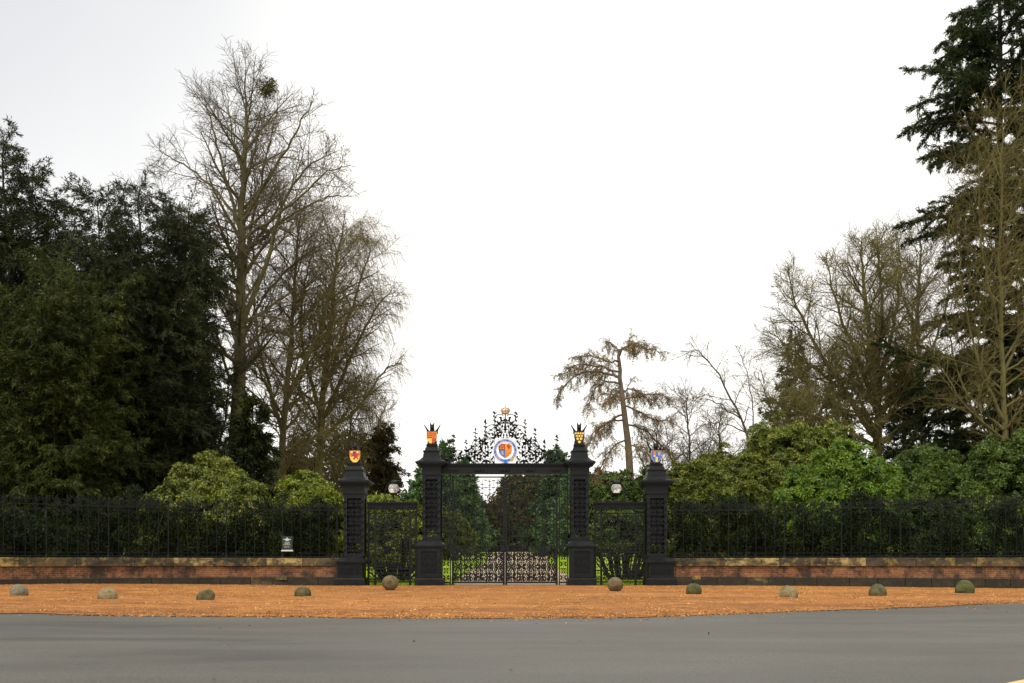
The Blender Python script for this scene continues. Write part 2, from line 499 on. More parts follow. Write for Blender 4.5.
M['rhodo_olive'] = leafmat('olive_rhododendron_leaves', [(0.0490, 0.0742, 0.0094), (0.1176, 0.1537, 0.0158), (0.2107, 0.2491, 0.0302), (0.2940, 0.2438, 0.0432)], 0.4, 0.45, 0.7, 0.2)
M['rhodo_dark'] = leafmat('dark_shrub_leaves', [(0.0333, 0.0657, 0.0094), (0.0706, 0.1240, 0.0158), (0.1274, 0.1866, 0.0245), (0.2038, 0.2067, 0.0418)], 0.4, 0.4, 0.7, 0.15)
M['hedge'] = leafmat('dark_laurel_leaves', [(0.0069, 0.0106, 0.0050), (0.0118, 0.0233, 0.0065), (0.0216, 0.0371, 0.0101), (0.0431, 0.0519, 0.0137)], 0.5, 0.2, 0.5, 0.1)
M['blade'] = leafmat('grass_blades', [(0.235, 0.371, 0.023), (0.469, 0.645, 0.039), (0.704, 0.821, 0.078), (0.782, 0.743, 0.156)], 0.7, 0.15, 0.8, 0.35)
M['mistletoe'] = leafmat('mistletoe_leaves', [(0.06, 0.065, 0.02), (0.10, 0.10, 0.03), (0.14, 0.13, 0.04), (0.16, 0.14, 0.06)], 0.6, 0.2, 1.0, 0.2)
M['litter'] = leafmat('fallen_leaves', [(0.05, 0.030, 0.015), (0.11, 0.06, 0.025), (0.20, 0.12, 0.05), (0.35, 0.26, 0.14)], 0.8, 0.1, 2.0, 0.1)

# ------------------------------------------------------------------ ground, drive, forecourt, road
def surf_grid(name, xs, ys, zf, mat, kind='structure', mask=None):
    V = [(x, y, zf(x, y)) for y in ys for x in xs]
    nx = len(xs)
    F = []
    for j in range(len(ys) - 1):
        for i in range(nx - 1):
            F.append((j * nx + i, j * nx + i + 1, (j + 1) * nx + i + 1, (j + 1) * nx + i))
    o = link(name, np_mesh(name, V, F, True), mat)
    return tag(o, kind=kind)

xs = sorted(set([-900, -500, -250, -130, -80] + list(np.linspace(-50, 50, 41)) + [80, 130, 250, 500, 900]))
ys = sorted(set([-200, -100, -60] + list(np.linspace(-46, 4, 51)) + list(np.linspace(6, 80, 25)) + [120, 200, 400, 900]))
surf_grid('ground', [float(x) for x in xs], [float(y) for y in ys], lambda x, y: gz(x, y) - 0.03, M['soil'])

def curve_pts(ctrl, n):
    """Catmull-Rom through the control points"""
    c = np.array([tuple(p) for p in ctrl], float)
    c = np.vstack([2 * c[0] - c[1], c, 2 * c[-1] - c[-2]])
    m = len(c) - 3
    o = []
    for u in np.linspace(0, m - 1e-6, n):
        i = int(u); f = u - i
        p0, p1, p2, p3 = c[i], c[i + 1], c[i + 2], c[i + 3]
        o.append(0.5 * (2 * p1 + (p2 - p0) * f + (2 * p0 - 5 * p1 + 4 * p2 - p3) * f * f + (3 * p1 - p0 - 3 * p2 + p3) * f ** 3))
    return np.array(o)

# line of the boundary wall (front face), left and right of the gate
WALL_L = [(-7.75, 0.0), (-10.5, -0.45), (-13.5, -1.4), (-17.0, -3.4), (-20.0, -5.9), (-24.0, -9.6), (-29.0, -15.0)]
WALL_R = [(7.20, 0.0), (10.0, -0.25), (12.8, -0.9), (16.5, -2.9), (20.4, -5.3), (25.0, -9.2), (30.0, -14.5)]
# edge of the road against the gravel
ROAD_EDGE = [(-60, -23.5), (-30, -23.7), (-18, -24.0), (-10.9, -24.2), (-7.2, -25.0), (-3.2, -25.55), (-1.2, -25.75), (1.6, -25.65), (3.2, -25.1), (6.4, -23.2), (10.0, -21.0), (13.5, -18.4), (20, -12.5), (34, 2.0), (60, 28)]
edge = curve_pts([(x, y, 0) for x, y in ROAD_EDGE], 160)
rg = random.Random(5)
def edge_y(x):
    return float(np.interp(x, edge[:, 0], edge[:, 1]))
# gravel forecourt: strips from the road edge to just behind the wall line
gx = list(np.linspace(-36, 33, 331))
V = []; F = []
back = sorted(WALL_L[::-1] + WALL_R)
bxs, bys = [p[0] for p in back], [p[1] for p in back]
NR = 14
for x in gx:
    y0 = edge_y(x) + rg.uniform(-0.13, 0.13) + 0.16 * math.sin(x * 1.7) * math.sin(x * 0.61 + 1)
    y1 = float(np.interp(x, bxs, bys)) + 0.35
    if -7.4 < x < 6.9: y1 = 0.9
    y1 = max(y1, y0 + 0.2)
    for k in range(NR):
        y = y0 + (y1 - y0) * k / (NR - 1)
        z = gz(x, y) + (0.026 if k > 0 else 0.010) + rg.uniform(-0.008, 0.012) * (k > 0)
        V.append((x, y, z))
for i in range(len(gx) - 1):
    for k in range(NR - 1):
        F.append((i * NR + k, (i + 1) * NR + k, (i + 1) * NR + k + 1, i * NR + k + 1))
tag(link('gravel_forecourt', np_mesh('gravel_forecourt', V, F, True), M['gravel']), kind='structure')
# road: from the edge back past the camera
V = []; F = []
rx = list(np.linspace(-120, 100, 111))
for x in rx:
    y0 = edge_y(x) + 0.25 if -60 < x < 60 else (-23.5 if x < 0 else 28 + (x - 60))
    for k in range(6):
        V.append((x, y0 + (-75 - y0) * k / 5.0, -0.004))
for i in range(len(rx) - 1):
    for k in range(5):
        F.append((i * 6 + k, i * 6 + k + 1, (i + 1) * 6 + k + 1, (i + 1) * 6 + k))
tag(link('road', np_mesh('road', V, F, True), M['road']), kind='structure')
# painted edge line across the junction mouth, bottom right
A = Vector((4.36, -36.10, 0)); Bv = Vector((4.80, -35.70, 0))
dr = (Bv - A).normalized(); nr = Vector((dr.y, -dr.x, 0))
lp = [A - dr * 3.0 + nr * 0.5, A - nr * -0.02, A + dr * 3, A + dr * 7 - nr * 0.5, A + dr * 12 - nr * 1.6]
V = []; F = []
for i, p in enumerate(lp):
    V += [(p.x - nr.x * 0.0, p.y, 0.001), (p.x + nr.x * 0.11, p.y + nr.y * 0.11, 0.001)]
    if i: F.append((2 * i - 2, 2 * i - 1, 2 * i + 1, 2 * i))
tag(link('road_marking', np_mesh('road_marking', V, F), M['line']), kind='structure')

# park drive and lawns beyond the gate
V = []; F = []
dy = list(np.linspace(0.92, 84, 60))
for y in dy:
    hw = 2.65 + 0.25 * math.sin(y * 0.15)
    c = 0.1 + 0.008 * y
    for k in range(9):
        x = c - hw + 2 * hw * k / 8
        V.append((x, y, gz(x, y) + 0.014 - 0.012 * abs(k - 4) / 4))
for i in range(len(dy) - 1):
    for k in range(8):
        F.append((i * 9 + k, i * 9 + k + 1, (i + 1) * 9 + k + 1, (i + 1) * 9 + k))
tag(link('park_drive', np_mesh('park_drive', V, F, True), M['drive']), kind='structure')
V = []; F = []
for y in dy:
    for x in np.linspace(-13, 13, 14):
        V.append((x, y, gz(x, y) - 0.012))
for i in range(len(dy) - 1):
    for k in range(13):
        F.append((i * 14 + k, i * 14 + k + 1, (i + 1) * 14 + k + 1, (i + 1) * 14 + k))
tag(link('lawn', np_mesh('lawn', V, F, True), M['grass']), kind='structure')

# ------------------------------------------------------------------ boundary walls and railings
def resample(path, step):
    p = curve_pts([(x, y, 0) for x, y in path], 400)
    s = np.concatenate([[0], np.cumsum(np.linalg.norm(np.diff(p, axis=0), axis=1))])
    n = max(2, int(s[-1] / step) + 1)
    q = np.linspace(0, s[-1], n)
    return np.stack([np.interp(q, s, p[:, i]) for i in range(3)], 1), q

WALL_TOP = 1.26
def section_strip(name, path, y0, y1, z0, z1, mat, parent, step=0.5, taper=0.0, zbase=None):
    """a wall course swept along the path: offsets y0 (front) .. y1 (back)"""
    p, s = resample(path, step)
    tan = np.gradient(p, axis=0); tan /= np.linalg.norm(tan, axis=1)[:, None]
    nrm = np.stack([-tan[:, 1], tan[:, 0], tan[:, 2] * 0], 1)
    if nrm[0, 1] < 0: nrm = -nrm
    V = []; UV = []; F = []
    for i in range(len(p)):
        f, bk = p[i] + nrm[i] * y0, p[i] + nrm[i] * y1
        ft = p[i] + nrm[i] * (y0 + taper)
        V += [(f[0], f[1], z0), (ft[0], ft[1], z1), (bk[0], bk[1], z1), (bk[0], bk[1], z0)]
        UV += [(s[i], z0), (s[i], z1), (s[i], z1 + 0.3), (s[i], z0)]
    n = len(p)
    for i in range(n - 1):
        for k in range(4):
            l = (k + 1) % 4
            q = (4 * i + k, 4 * (i + 1) + k, 4 * (i + 1) + l, 4 * i + l)
            F.append(q if p[1, 0] > p[0, 0] else q[::-1])
    F.append((0, 1, 2, 3)); b = 4 * (n - 1); F.append((b + 3, b + 2, b + 1, b))
    return link(name, np_mesh(name, V, F, False, UV), mat, parent)

def blocks(name, path, y0, y1, z0, z1, mat, parent, length, seed, gap=0.012, bev=0.012):
    """a course of separate stones along the path (one mesh)"""
    r = random.Random(seed)
    p, s = resample(path, 0.1)
    mb = MB(); a = 0.0
    while a < s[-1] - 0.2:
        L = length * r.uniform(0.75, 1.25)
        e = min(a + L, s[-1])
        P0 = np.array([np.interp(a + gap, s, p[:, i]) for i in range(3)]); P1 = np.array([np.interp(e - gap, s, p[:, i]) for i in range(3)])
        t = (P1 - P0); ln = np.linalg.norm(t); t /= ln
        n = np.array([-t[1], t[0], 0]); n = n if n[1] > 0 else -n
        jit = r.uniform(-0.008, 0.008)
        tmp = MB(); tmp.box(0, ln, y0 + jit, y1, z0, z1 + r.uniform(-0.006, 0.006), bev=bev)
        vs = [tuple(P0 + t * v[0] + n * v[1] + np.array([0, 0, v[2]])) for v in tmp.v]
        mb.add(vs, tmp.f if t[0] > 0 else [f[::-1] for f in tmp.f])
        a = e
    return mb.build(name, mat, parent)

def wall(path, label, seed):
    w_ = empty('boundary_wall', (0, 0, 0), label, 'wall', 'low brick walls under the railings')
    section_strip('brickwork', path, 0.0, 0.46, 0.40, 0.905, M['brick'], w_)
    blocks('plinth', path, -0.07, 0.50, -0.12, 0.41, M['plinth'], w_, 1.1, seed)
    blocks('coping', path, -0.085, 0.54, 0.90, WALL_TOP, M['coping'], w_, 1.9, seed + 1)
    # yellow stone quoin where the wall meets the gate pillar
    x = path[0][0]; sg = 1 if path[1][0] > x else -1
    q = MB()
    q.box(min(x - sg * 0.02, x + sg * 0.2), max(x - sg * 0.02, x + sg * 0.2), -0.02, 0.3, 0.30, 0.897, bev=0.012)
    q.build('quoin', M['ashlar'], w_)
    # odd patched blocks of stone in the plinth
    for u in ((2.3, 2.8) if sg < 0 else (0.9, 1.25)), :
        p, s = resample(path, 0.1)
        px = np.interp(u, s, p[:, 0]); py = np.interp(u, s, p[:, 1])
        q = MB()
        q.box(min(px[0], px[1]), max(px[0], px[1]), min(py) - 0.095, max(py) + 0.1, 0.28, 0.45, bev=0.015)
        q.build('patch_stone', M['ashlar'], w_)
    return w_
wall(WALL_L, 'low brick wall with blackened stone plinth beside the outer gate pillar with orange shield', 3)
wall(WALL_R, 'low brick wall, redder, with long yellow coping stone beside the blue shield pillar', 21)

RAIL_TOP = 3.42
def railing(path, label, seed):
    r = random.Random(seed)
    f_ = empty('iron_railing', (0, 0, 0), label, 'railing', 'black iron railings on the low walls')
    p, s = resample(path, 0.05)
    tan = np.gradient(p, axis=0); tan /= np.linalg.norm(tan, axis=1)[:, None]
    nrm = np.stack([-tan[:, 1], tan[:, 0], tan[:, 2] * 0], 1)
    if nrm[5, 1] < 0: nrm = -nrm
    p = p + nrm * 0.2
    at = lambda u, z: Vector((float(np.interp(u, s, p[:, 0])), float(np.interp(u, s, p[:, 1])), z))
    L = s[-1]
    us = list(np.linspace(0, L, int(L / 0.35)))
    rails = MB()
    for z, th in ((WALL_TOP + 0.07, 0.024), (WALL_TOP + 0.22, 0.014), (RAIL_TOP, 0.030), (RAIL_TOP - 0.17, 0.012)):
        rails.tube([at(u, z) for u in us], th, 4)
    rails.build('rail', M['rail'], f_)
    bars = MB(); cr_ = MB(); k = 0; u = 0.12
    while u < L:
        post = k % 12 == 0
        th = 0.016
        if not post and k % 2 == 0:
            bars.tube([at(u, WALL_TOP), at(u, RAIL_TOP + (0.18 if k % 2 == 0 else 0.0))], th, 4)
        # cresting: spear heads and forged scrolls over the rail
        t = at(u + 0.05, 0) - at(u, 0); t.normalize()
        o = at(u, 0)
        tmp = MB()
        if k % 2 == 0:
            z = RAIL_TOP + 0.18
            tmp.leaf(0, z, math.pi / 2, 0.24, 0.022)
            for a in (0.5, 1.1): 
                tmp.leaf(0, z - 0.04, a, 0.13, 0.016); tmp.leaf(0, z - 0.04, math.pi - a, 0.13, 0.016)
        sgn = 1 if k % 2 else -1
        tmp.spiral(0.09, RAIL_TOP + 0.11, 0.085, 1.3, -math.pi / 2, sgn, th=0.010, n=9)
        tmp.leaf(0.06, RAIL_TOP + 0.16, 1.2 + r.uniform(-.4, .4), 0.17, 0.018)
        tmp.leaf(0.13, RAIL_TOP + 0.22, 0.6 + r.uniform(-.9, .9), 0.15, 0.018)
        cr_.add([(o.x + t.x * v[0] - t.y * v[1], o.y + t.y * v[0] + t.x * v[1], v[2]) for v in tmp.v], tmp.f)
        if post:
            pm = MB()
            a = at(u, WALL_TOP)
            pm.box(a.x - 0.020, a.x + 0.020, a.y - 0.020, a.y + 0.020, WALL_TOP, RAIL_TOP + 0.20)
            pm.box(a.x - 0.055, a.x + 0.055, a.y - 0.055, a.y + 0.055, WALL_TOP + 0.001, WALL_TOP + 0.16, taper=(0.015, 0.015))
            pm.lathe((a.x, a.y, RAIL_TOP + 0.20), [(0.02, 0), (0.04, 0.04), (0.03, 0.10), (0.012, 0.16), (0.004, 0.24)], 8)
            pm.build('fence_post', M['rail'], f_)
        k += 1; u += 0.20
    bars.build('bars', M['rail'], f_)
    cr_.build('cresting', M['rail'], f_)
    return f_
railing(WALL_L, 'long black iron railing carrying the small green notice', 1)
railing(WALL_R, 'long black iron railing without a notice, running from the blue shield pillar', 2)

# small green notice on the railing
def notice():
    d = 44.6
    c = P(287.2, 543.0, d)
    e = empty('notice_sign', (c.x, c.y, c.z - 0.30), 'small dark green notice with white crest hung on the railing', 'sign')
    hw, hh = 0.24, 0.30
    b = MB(); b.box(-hw, hw, -0.012, 0.012, 0.0, 2 * hh, bev=0.004); b.build('board', M['sign_green'], e)
    fr = MB(); fr.box(-hw - 0.03, hw + 0.03, -0.035, 0.02, -0.07, -0.005, taper=(0.02, 0.01)); fr.build('ledge', M['sign_white'], e)
    cr2 = MB()   # crest: crown with splayed supporters
    z = 0.43
    cr2.plate([(-0.17, z + 0.045), (-0.16, z + 0.015), (-0.07, z), (-0.07, z - 0.04), (0.07, z - 0.04), (0.07, z), (0.16, z + 0.015), (0.17, z + 0.045), (0.06, z + 0.05), (0.022, z + 0.11), (-0.022, z + 0.11), (-0.06, z + 0.05)], -0.018, -0.0125)
    cr2.build('crest', M['sign_white'], e)
    tx = MB()
    for zz, hwid, hgt in ((0.335, 0.13, 0.016), (0.295, 0.10, 0.018), (0.255, 0.15, 0.020), (0.215, 0.17, 0.014), (0.125, 0.13, 0.020)):
        x = -hwid
        rr = random.Random(int(zz * 1000))
        while x < hwid - 0.02:
            wd = rr.uniform(0.04, 0.09)
            tx.box(x, min(x + wd, hwid), -0.016, -0.0125, zz - hgt / 2, zz + hgt / 2)
            x += wd + 0.012
    tx.build('lettering', M['sign_white'], e)
    for xx in (-0.12, 0.12):
        bk = MB(); bk.box(xx - 0.015, xx + 0.015, 0.0125, 0.10, 0.45, 0.5)
        bk.build('bracket', M['rail'], e)
notice()

# ------------------------------------------------------------------ gate pillars
def scroll_fill(mb, x0, x1, z0, z1, y, cw, ch, th=0.013, rng=None, leaf=True, half=False):
    """rows of forged C-scrolls with leaves filling a rectangle"""
    nx = max(1, round((x1 - x0) / cw)); nz = max(1, round((z1 - z0) / ch))
    cw = (x1 - x0) / nx; ch = (z1 - z0) / nz
    for i in range(nx):
        for j in range(nz):
            cx = x0 + (i + 0.5) * cw; cz = z0 + (j + 0.5) * ch
            r = min(cw, ch) * 0.25
            for sx in (-1, 1):
                for sz in (-1, 1):
                    a0 = math.atan2(-sz, -sx)
                    mb.spiral(cx + sx * cw * 0.25, cz + sz * ch * 0.25, r, 1.15, a0, sx * sz, y=y, th=th, n=9, tail=(cx, cz))
                    if leaf: mb.leaf(cx + sx * cw * 0.08, cz + sz * ch * 0.06, math.atan2(sz * ch, sx * cw * (0.5 if (i + j) % 2 else 1.5)), r * 1.9, r * 0.46, y=y)
            if leaf:
                mb.leaf(cx, cz - ch * 0.48, math.pi / 2, ch * 0.3, cw * 0.055, y=y)
                mb.leaf(cx, cz + ch * 0.48, -math.pi / 2, ch * 0.3, cw * 0.055, y=y)

def box4(mb, hw, z0, z1, ty=None, bev=0.0):
    mb.box(-hw, hw, -hw, hw, z0, z1, taper=(ty, ty) if ty is not None else None, bev=bev)

def pillar(cx, kind, label):
    """kind 'inner' tall with a high pedestal, 'outer' shorter"""
    e = empty('gate_pillar', (cx, 0.30, 0.0), label, 'gate pillar', 'black iron gate pillars')
    S = 0.045
    if kind == 'inner':
        base_hw, ped_top, sh_hw, sh_top, cor_hw, cor_top, top = 0.60, 46 * S, 0.405, 111 * S, 0.70, 124 * S, 141.5 * S
    else:
        base_hw, ped_top, sh_hw, sh_top, cor_hw, cor_top, top = 0.63, 29 * S, 0.45, 92 * S, 0.74, 105 * S, 122.5 * S
    b = MB()
    box4(b, base_hw + 0.05, -0.05, 0.30); box4(b, base_hw + 0.05, 0.30, 0.36, 0.05)
    inner = kind == 'inner'
    zt = ped_top - (0.36 if inner else 0.30)
    box4(b, base_hw - 0.06, 0.358, zt)
    # raised frame on each face of the pedestal
    if inner:
        for sy in (-1, 1):
            for (xa, xb, za, zb) in ((-0.52, -0.34, 0.37, zt), (0.34, 0.52, 0.37, zt), (-0.34, 0.34, 0.37, 0.55), (-0.34, 0.34, zt - 0.17, zt)):
                ya = sy * (base_hw - 0.058); yb = sy * (base_hw + 0.0)
                b.box(xa, xb, min(ya, yb), max(ya, yb), za, zb, bev=0.012)
    off = (0.09 if inner else 0.17) * (1 if cx > 0 else -1)
    b.build('pedestal', M['iron'], e, loc=(off, 0, 0))
    pm = MB()
    box4(pm, base_hw - 0.02, zt, zt + 0.05); box4(pm, base_hw + 0.055, zt + 0.05, zt + 0.12)
    box4(pm, base_hw + 0.055, zt + 0.12, ped_top - 0.06, base_hw + 0.03 - sh_hw - 0.05)
    box4(pm, sh_hw + 0.055, ped_top - 0.06, ped_top)
    pm.build('pedestal_moulding', M['iron'], e, loc=(off * 0.7, 0, 0))
    if inner:
        rel = MB(); scroll_fill(rel, -0.31, 0.31, 0.58, zt - 0.2, -(base_hw - 0.035), 0.31, 0.36, 0.02)
        rel.build('pedestal_relief', M['iron'], e, loc=(off, 0, 0))
    else:
        rel = MB(); scroll_fill(rel, -0.5, 0.5, 0.5, zt - 0.1, -(base_hw - 0.04), 0.34, 0.35, 0.02)
        rel.build('pedestal_relief', M['iron'], e, loc=(off, 0, 0))
    sh = MB()
    z0, z1 = ped_top, sh_top
    for sx in (-1, 1):
        for sy in (-1, 1):
            xa, xb = sx * sh_hw, sx * (sh_hw - 0.14)
            ya, yb = sy * sh_hw, sy * (sh_hw - 0.14)
            sh.box(min(xa, xb), max(xa, xb), min(ya, yb), max(ya, yb), z0, z1, bev=0.015)
            # rope moulding down the corner posts
            pts = []
            for i in range(60):
                a = i * 0.9; pts.append((sx * (sh_hw - 0.07) + 0.05 * math.cos(a), sy * (sh_hw + 0.0) + 0.03 * math.sin(a), z0 + 0.1 + (z1 - z0 - 0.2) * i / 59))
            sh.tube(pts, 0.02, 4)
    for za, zb in ((z0, z0 + 0.16), (z1 - 0.2, z1)):
        sh.box(-sh_hw + 0.02, sh_hw - 0.02, -sh_hw + 0.02, sh_hw - 0.02, za, zb)
    sh.build('shaft', M['iron'], e)
    core = MB()
    # the openwork heart of the shaft: side plates inside, scroll panels front and back
    core.box(-sh_hw + 0.05, -sh_hw + 0.07, -sh_hw + 0.14, sh_hw - 0.14, z0 + 0.16, z1 - 0.2)
    core.box(sh_hw - 0.07, sh_hw - 0.05, -sh_hw + 0.14, sh_hw - 0.14, z0 + 0.16, z1 - 0.2)
    if inner: core.box(-sh_hw + 0.14, sh_hw - 0.14, -0.01, 0.01, z0 + 0.50, z1 - 0.2)
    else: core.box(-sh_hw + 0.14, sh_hw - 0.14, -0.01, 0.01, z0 + 0.6, z1 - 0.2)
    core.build('shaft_core', M['iron'], e)
    for sy, yy in ((-1, -sh_hw + 0.06), (1, sh_hw - 0.06)):
        pn = MB()
        scroll_fill(pn, -sh_hw + 0.13, sh_hw - 0.13, z0 + 0.18, z1 - 0.22, yy, 0.27 if inner else 0.32, 0.40, 0.017)
        pn.build('scroll_panel', M['iron'], e)
    c = MB()
    # plain frieze, stepped cornice, stepped pyramid cap
    zf = cor_top - 0.24
    box4(c, sh_hw + 0.03, sh_top, zf)
    for (wa, za, zb) in ((sh_hw + 0.07, zf, zf + 0.05), (sh_hw + 0.14, zf + 0.05, zf + 0.10), (cor_hw - 0.06, zf + 0.10, cor_top - 0.07)):
        box4(c, wa, za, zb)
    box4(c, cor_hw, cor_top - 0.07, cor_top)
    c.build('cornice', M['iron'], e)
    cp = MB()
    wtop = 0.255 if inner else 0.30
    H = top - cor_top
    lay = [(0.0, cor_hw - 0.03), (0.10, sh_hw + 0.12), (0.24, sh_hw + 0.005), (0.27, sh_hw - 0.02), (0.56, sh_hw - 0.05), (0.59, sh_hw - 0.02), (0.65, sh_hw - 0.02), (0.68, sh_hw - 0.10), (0.84, sh_hw - 0.13), (0.86, wtop - 0.02), (1.0, wtop)]
    for (fa, wa), (fb, wb) in zip(lay[:-1], lay[1:]):
        cp.box(-wa, wa, -wa, wa, cor_top + H * fa, cor_top + H * fb, taper=(wa - wb, wa - wb))
    cp.build('pillar_cap', M['iron'], e)
    return e, cor_top + H

XI, XO = 3.33, 6.80      # pillar centres either side of GX
GX = -0.29                # centre line of the gate
px_ = {'outer_a': GX - XO, 'inner_a': GX - XI, 'inner_b': GX + XI, 'outer_b': GX + XO}
T = {}
_, T['oa'] = pillar(px_['outer_a'], 'outer', 'short black iron pillar topped by the beast with the orange lion shield')
_, T['ia'] = pillar(px_['inner_a'], 'inner', 'tall black iron pillar topped by the beast with the red and gold shield')
_, T['ib'] = pillar(px_['inner_b'], 'inner', 'tall black iron pillar topped by the beast with the black shield of gold discs')
_, T['ob'] = pillar(px_['outer_b'], 'outer', 'short black iron pillar topped by the beast with the blue shield')

# ------------------------------------------------------------------ heraldic beasts with shields
def skin_mesh(name, chains, root=0, sub=1):
    """chains: list of lists of (point, radius); points equal to an existing one are welded"""
    vs = []; rs = []; es = []; idx = {}
    def vid(p, r):
        k = tuple(round(c, 4) for c in p)
        if k not in idx:
            idx[k] = len(vs); vs.append(p); rs.append(r)
        return idx[k]
    for ch in chains:
        ids = [vid(p, r) for p, r in ch]
        es += list(zip(ids[:-1], ids[1:]))
    me = bpy.data.meshes.new(name + '_skeleton')
    me.from_pydata(vs, es, [])
    ob = bpy.data.objects.new(name, me); COL.objects.link(ob)
    md = ob.modifiers.new('skin', 'SKIN')
    if not me.skin_vertices: 
        bpy.context.view_layer.objects.active = ob
    sk = me.skin_vertices[0].data
    for i, r in enumerate(rs):
        sk[i].radius = (r, r); sk[i].use_root = (i == root)
    sb = ob.modifiers.new('sub', 'SUBSURF'); sb.levels = sub; sb.render_levels = sub
    bpy.context.view_layer.update()
    dg = bpy.context.evaluated_depsgraph_get()
    res = bpy.data.meshes.new_from_object(ob.evaluated_get(dg))
    bpy.data.objects.remove(ob)
    return res

def beast_mesh():
    # seated winged beast, facing -Y, haunches at the back, ears pricked, wings spread up behind
    pelvis = (0, 0.16, 0.17)
    ch = [
        [(pelvis, 0.15), ((0, 0.07, 0.36), 0.15), ((0, 0.02, 0.54), 0.15), ((0, 0.02, 0.68), 0.10), ((0, -0.01, 0.80), 0.11), ((0, -0.11, 0.79), 0.06), ((0, -0.17, 0.77), 0.035)],
        [(pelvis, 0.15), ((0.05, 0.26, 0.10), 0.04), ((0.16, 0.27, 0.22), 0.03), ((0.19, 0.22, 0.42), 0.035)],
    ]
    for s in (-1, 1):
        ch.append([(pelvis, 0.15), ((s * 0.17, 0.04, 0.18), 0.11), ((s * 0.19, 0.08, 0.06), 0.05), ((s * 0.19, -0.07, 0.035), 0.045)])
        ch.append([((0, 0.02, 0.54), 0.15), ((s * 0.15, -0.03, 0.46), 0.075), ((s * 0.18, -0.10, 0.36), 0.05), ((s * 0.20, -0.17, 0.42), 0.045)])
        ch.append([((0, -0.01, 0.80), 0.11), ((s * 0.07, 0.02, 0.92), 0.045), ((s * 0.095, 0.02, 1.05), 0.015)])
        ch.append([((0, 0.02, 0.54), 0.15), ((s * 0.14, 0.13, 0.60), 0.05), ((s * 0.24, 0.16, 0.74), 0.04), ((s * 0.33, 0.12, 0.84), 0.035), ((s * 0.40, 0.10, 0.97), 0.015)])
        ch.append([((s * 0.24, 0.16, 0.74), 0.04), ((s * 0.24, 0.2, 0.62), 0.035), ((s * 0.27, 0.2, 0.52), 0.02)])
    return skin_mesh('beast', ch)
BEAST = beast_mesh()

SHIELD = [(-0.255, 0.66), (-0.255, 0.36), (-0.225, 0.22), (-0.14, 0.09), (0, -0.02), (0.14, 0.09), (0.225, 0.22), (0.255, 0.36), (0.255, 0.66)]
def clip(poly, a, b, c):
    """keep a*x + b*z <= c"""
    o = []
    for i in range(len(poly)):
        p, q = poly[i], poly[(i + 1) % len(poly)]
        fp, fq = a * p[0] + b * p[1] - c, a * q[0] + b * q[1] - c
        if fp <= 0: o.append(p)
        if fp * fq < 0:
            t = fp / (fp - fq); o.append((p[0] + (q[0] - p[0]) * t, p[1] + (q[1] - p[1]) * t))
    return o
def region(x0, x1, z0, z1, base=SHIELD, inset=0.0):
    p = base if not inset else [(x * (1 - inset / 0.26), (z - 0.33) * (1 - inset / 0.34) + 0.33) for x, z in base]
    p = clip(p, 1, 0, x1); p = clip(p, -1, 0, -x0); p = clip(p, 0, 1, z1); p = clip(p, 0, -1, -z0)
    return p
def lion(mb, x, z, s, y0, y1):
    """a small rampant lion as a charge"""
    pts = [(-.1, -.5), (.05, -.42), (.1, -.2), (.3, -.45), (.42, -.4), (.28, -.1), (.3, .1), (.5, .2), (.48, .32), (.2, .25), (.1, .32), (.1, .5), (-.1, .52), (-.28, .4), (-.2, .28), (-.42, .3), (-.45, .2), (-.18, .12), (-.4, .0), (-.36, -.08), (-.08, -.02), (-.12, -.25), (-.25, -.42)]
    # seen from -Y counter-clockwise
    mb.plate([(x + px * s, z + pz * s) for px, pz in pts], y0, y1)
def disc(mb, x, z, r, y0, y1, n=12, sx=1.0):
    mb.plate([(x + sx * r * math.cos(2 * math.pi * i / n), z + r * math.sin(2 * math.pi * i / n)) for i in range(n)], y0, y1)

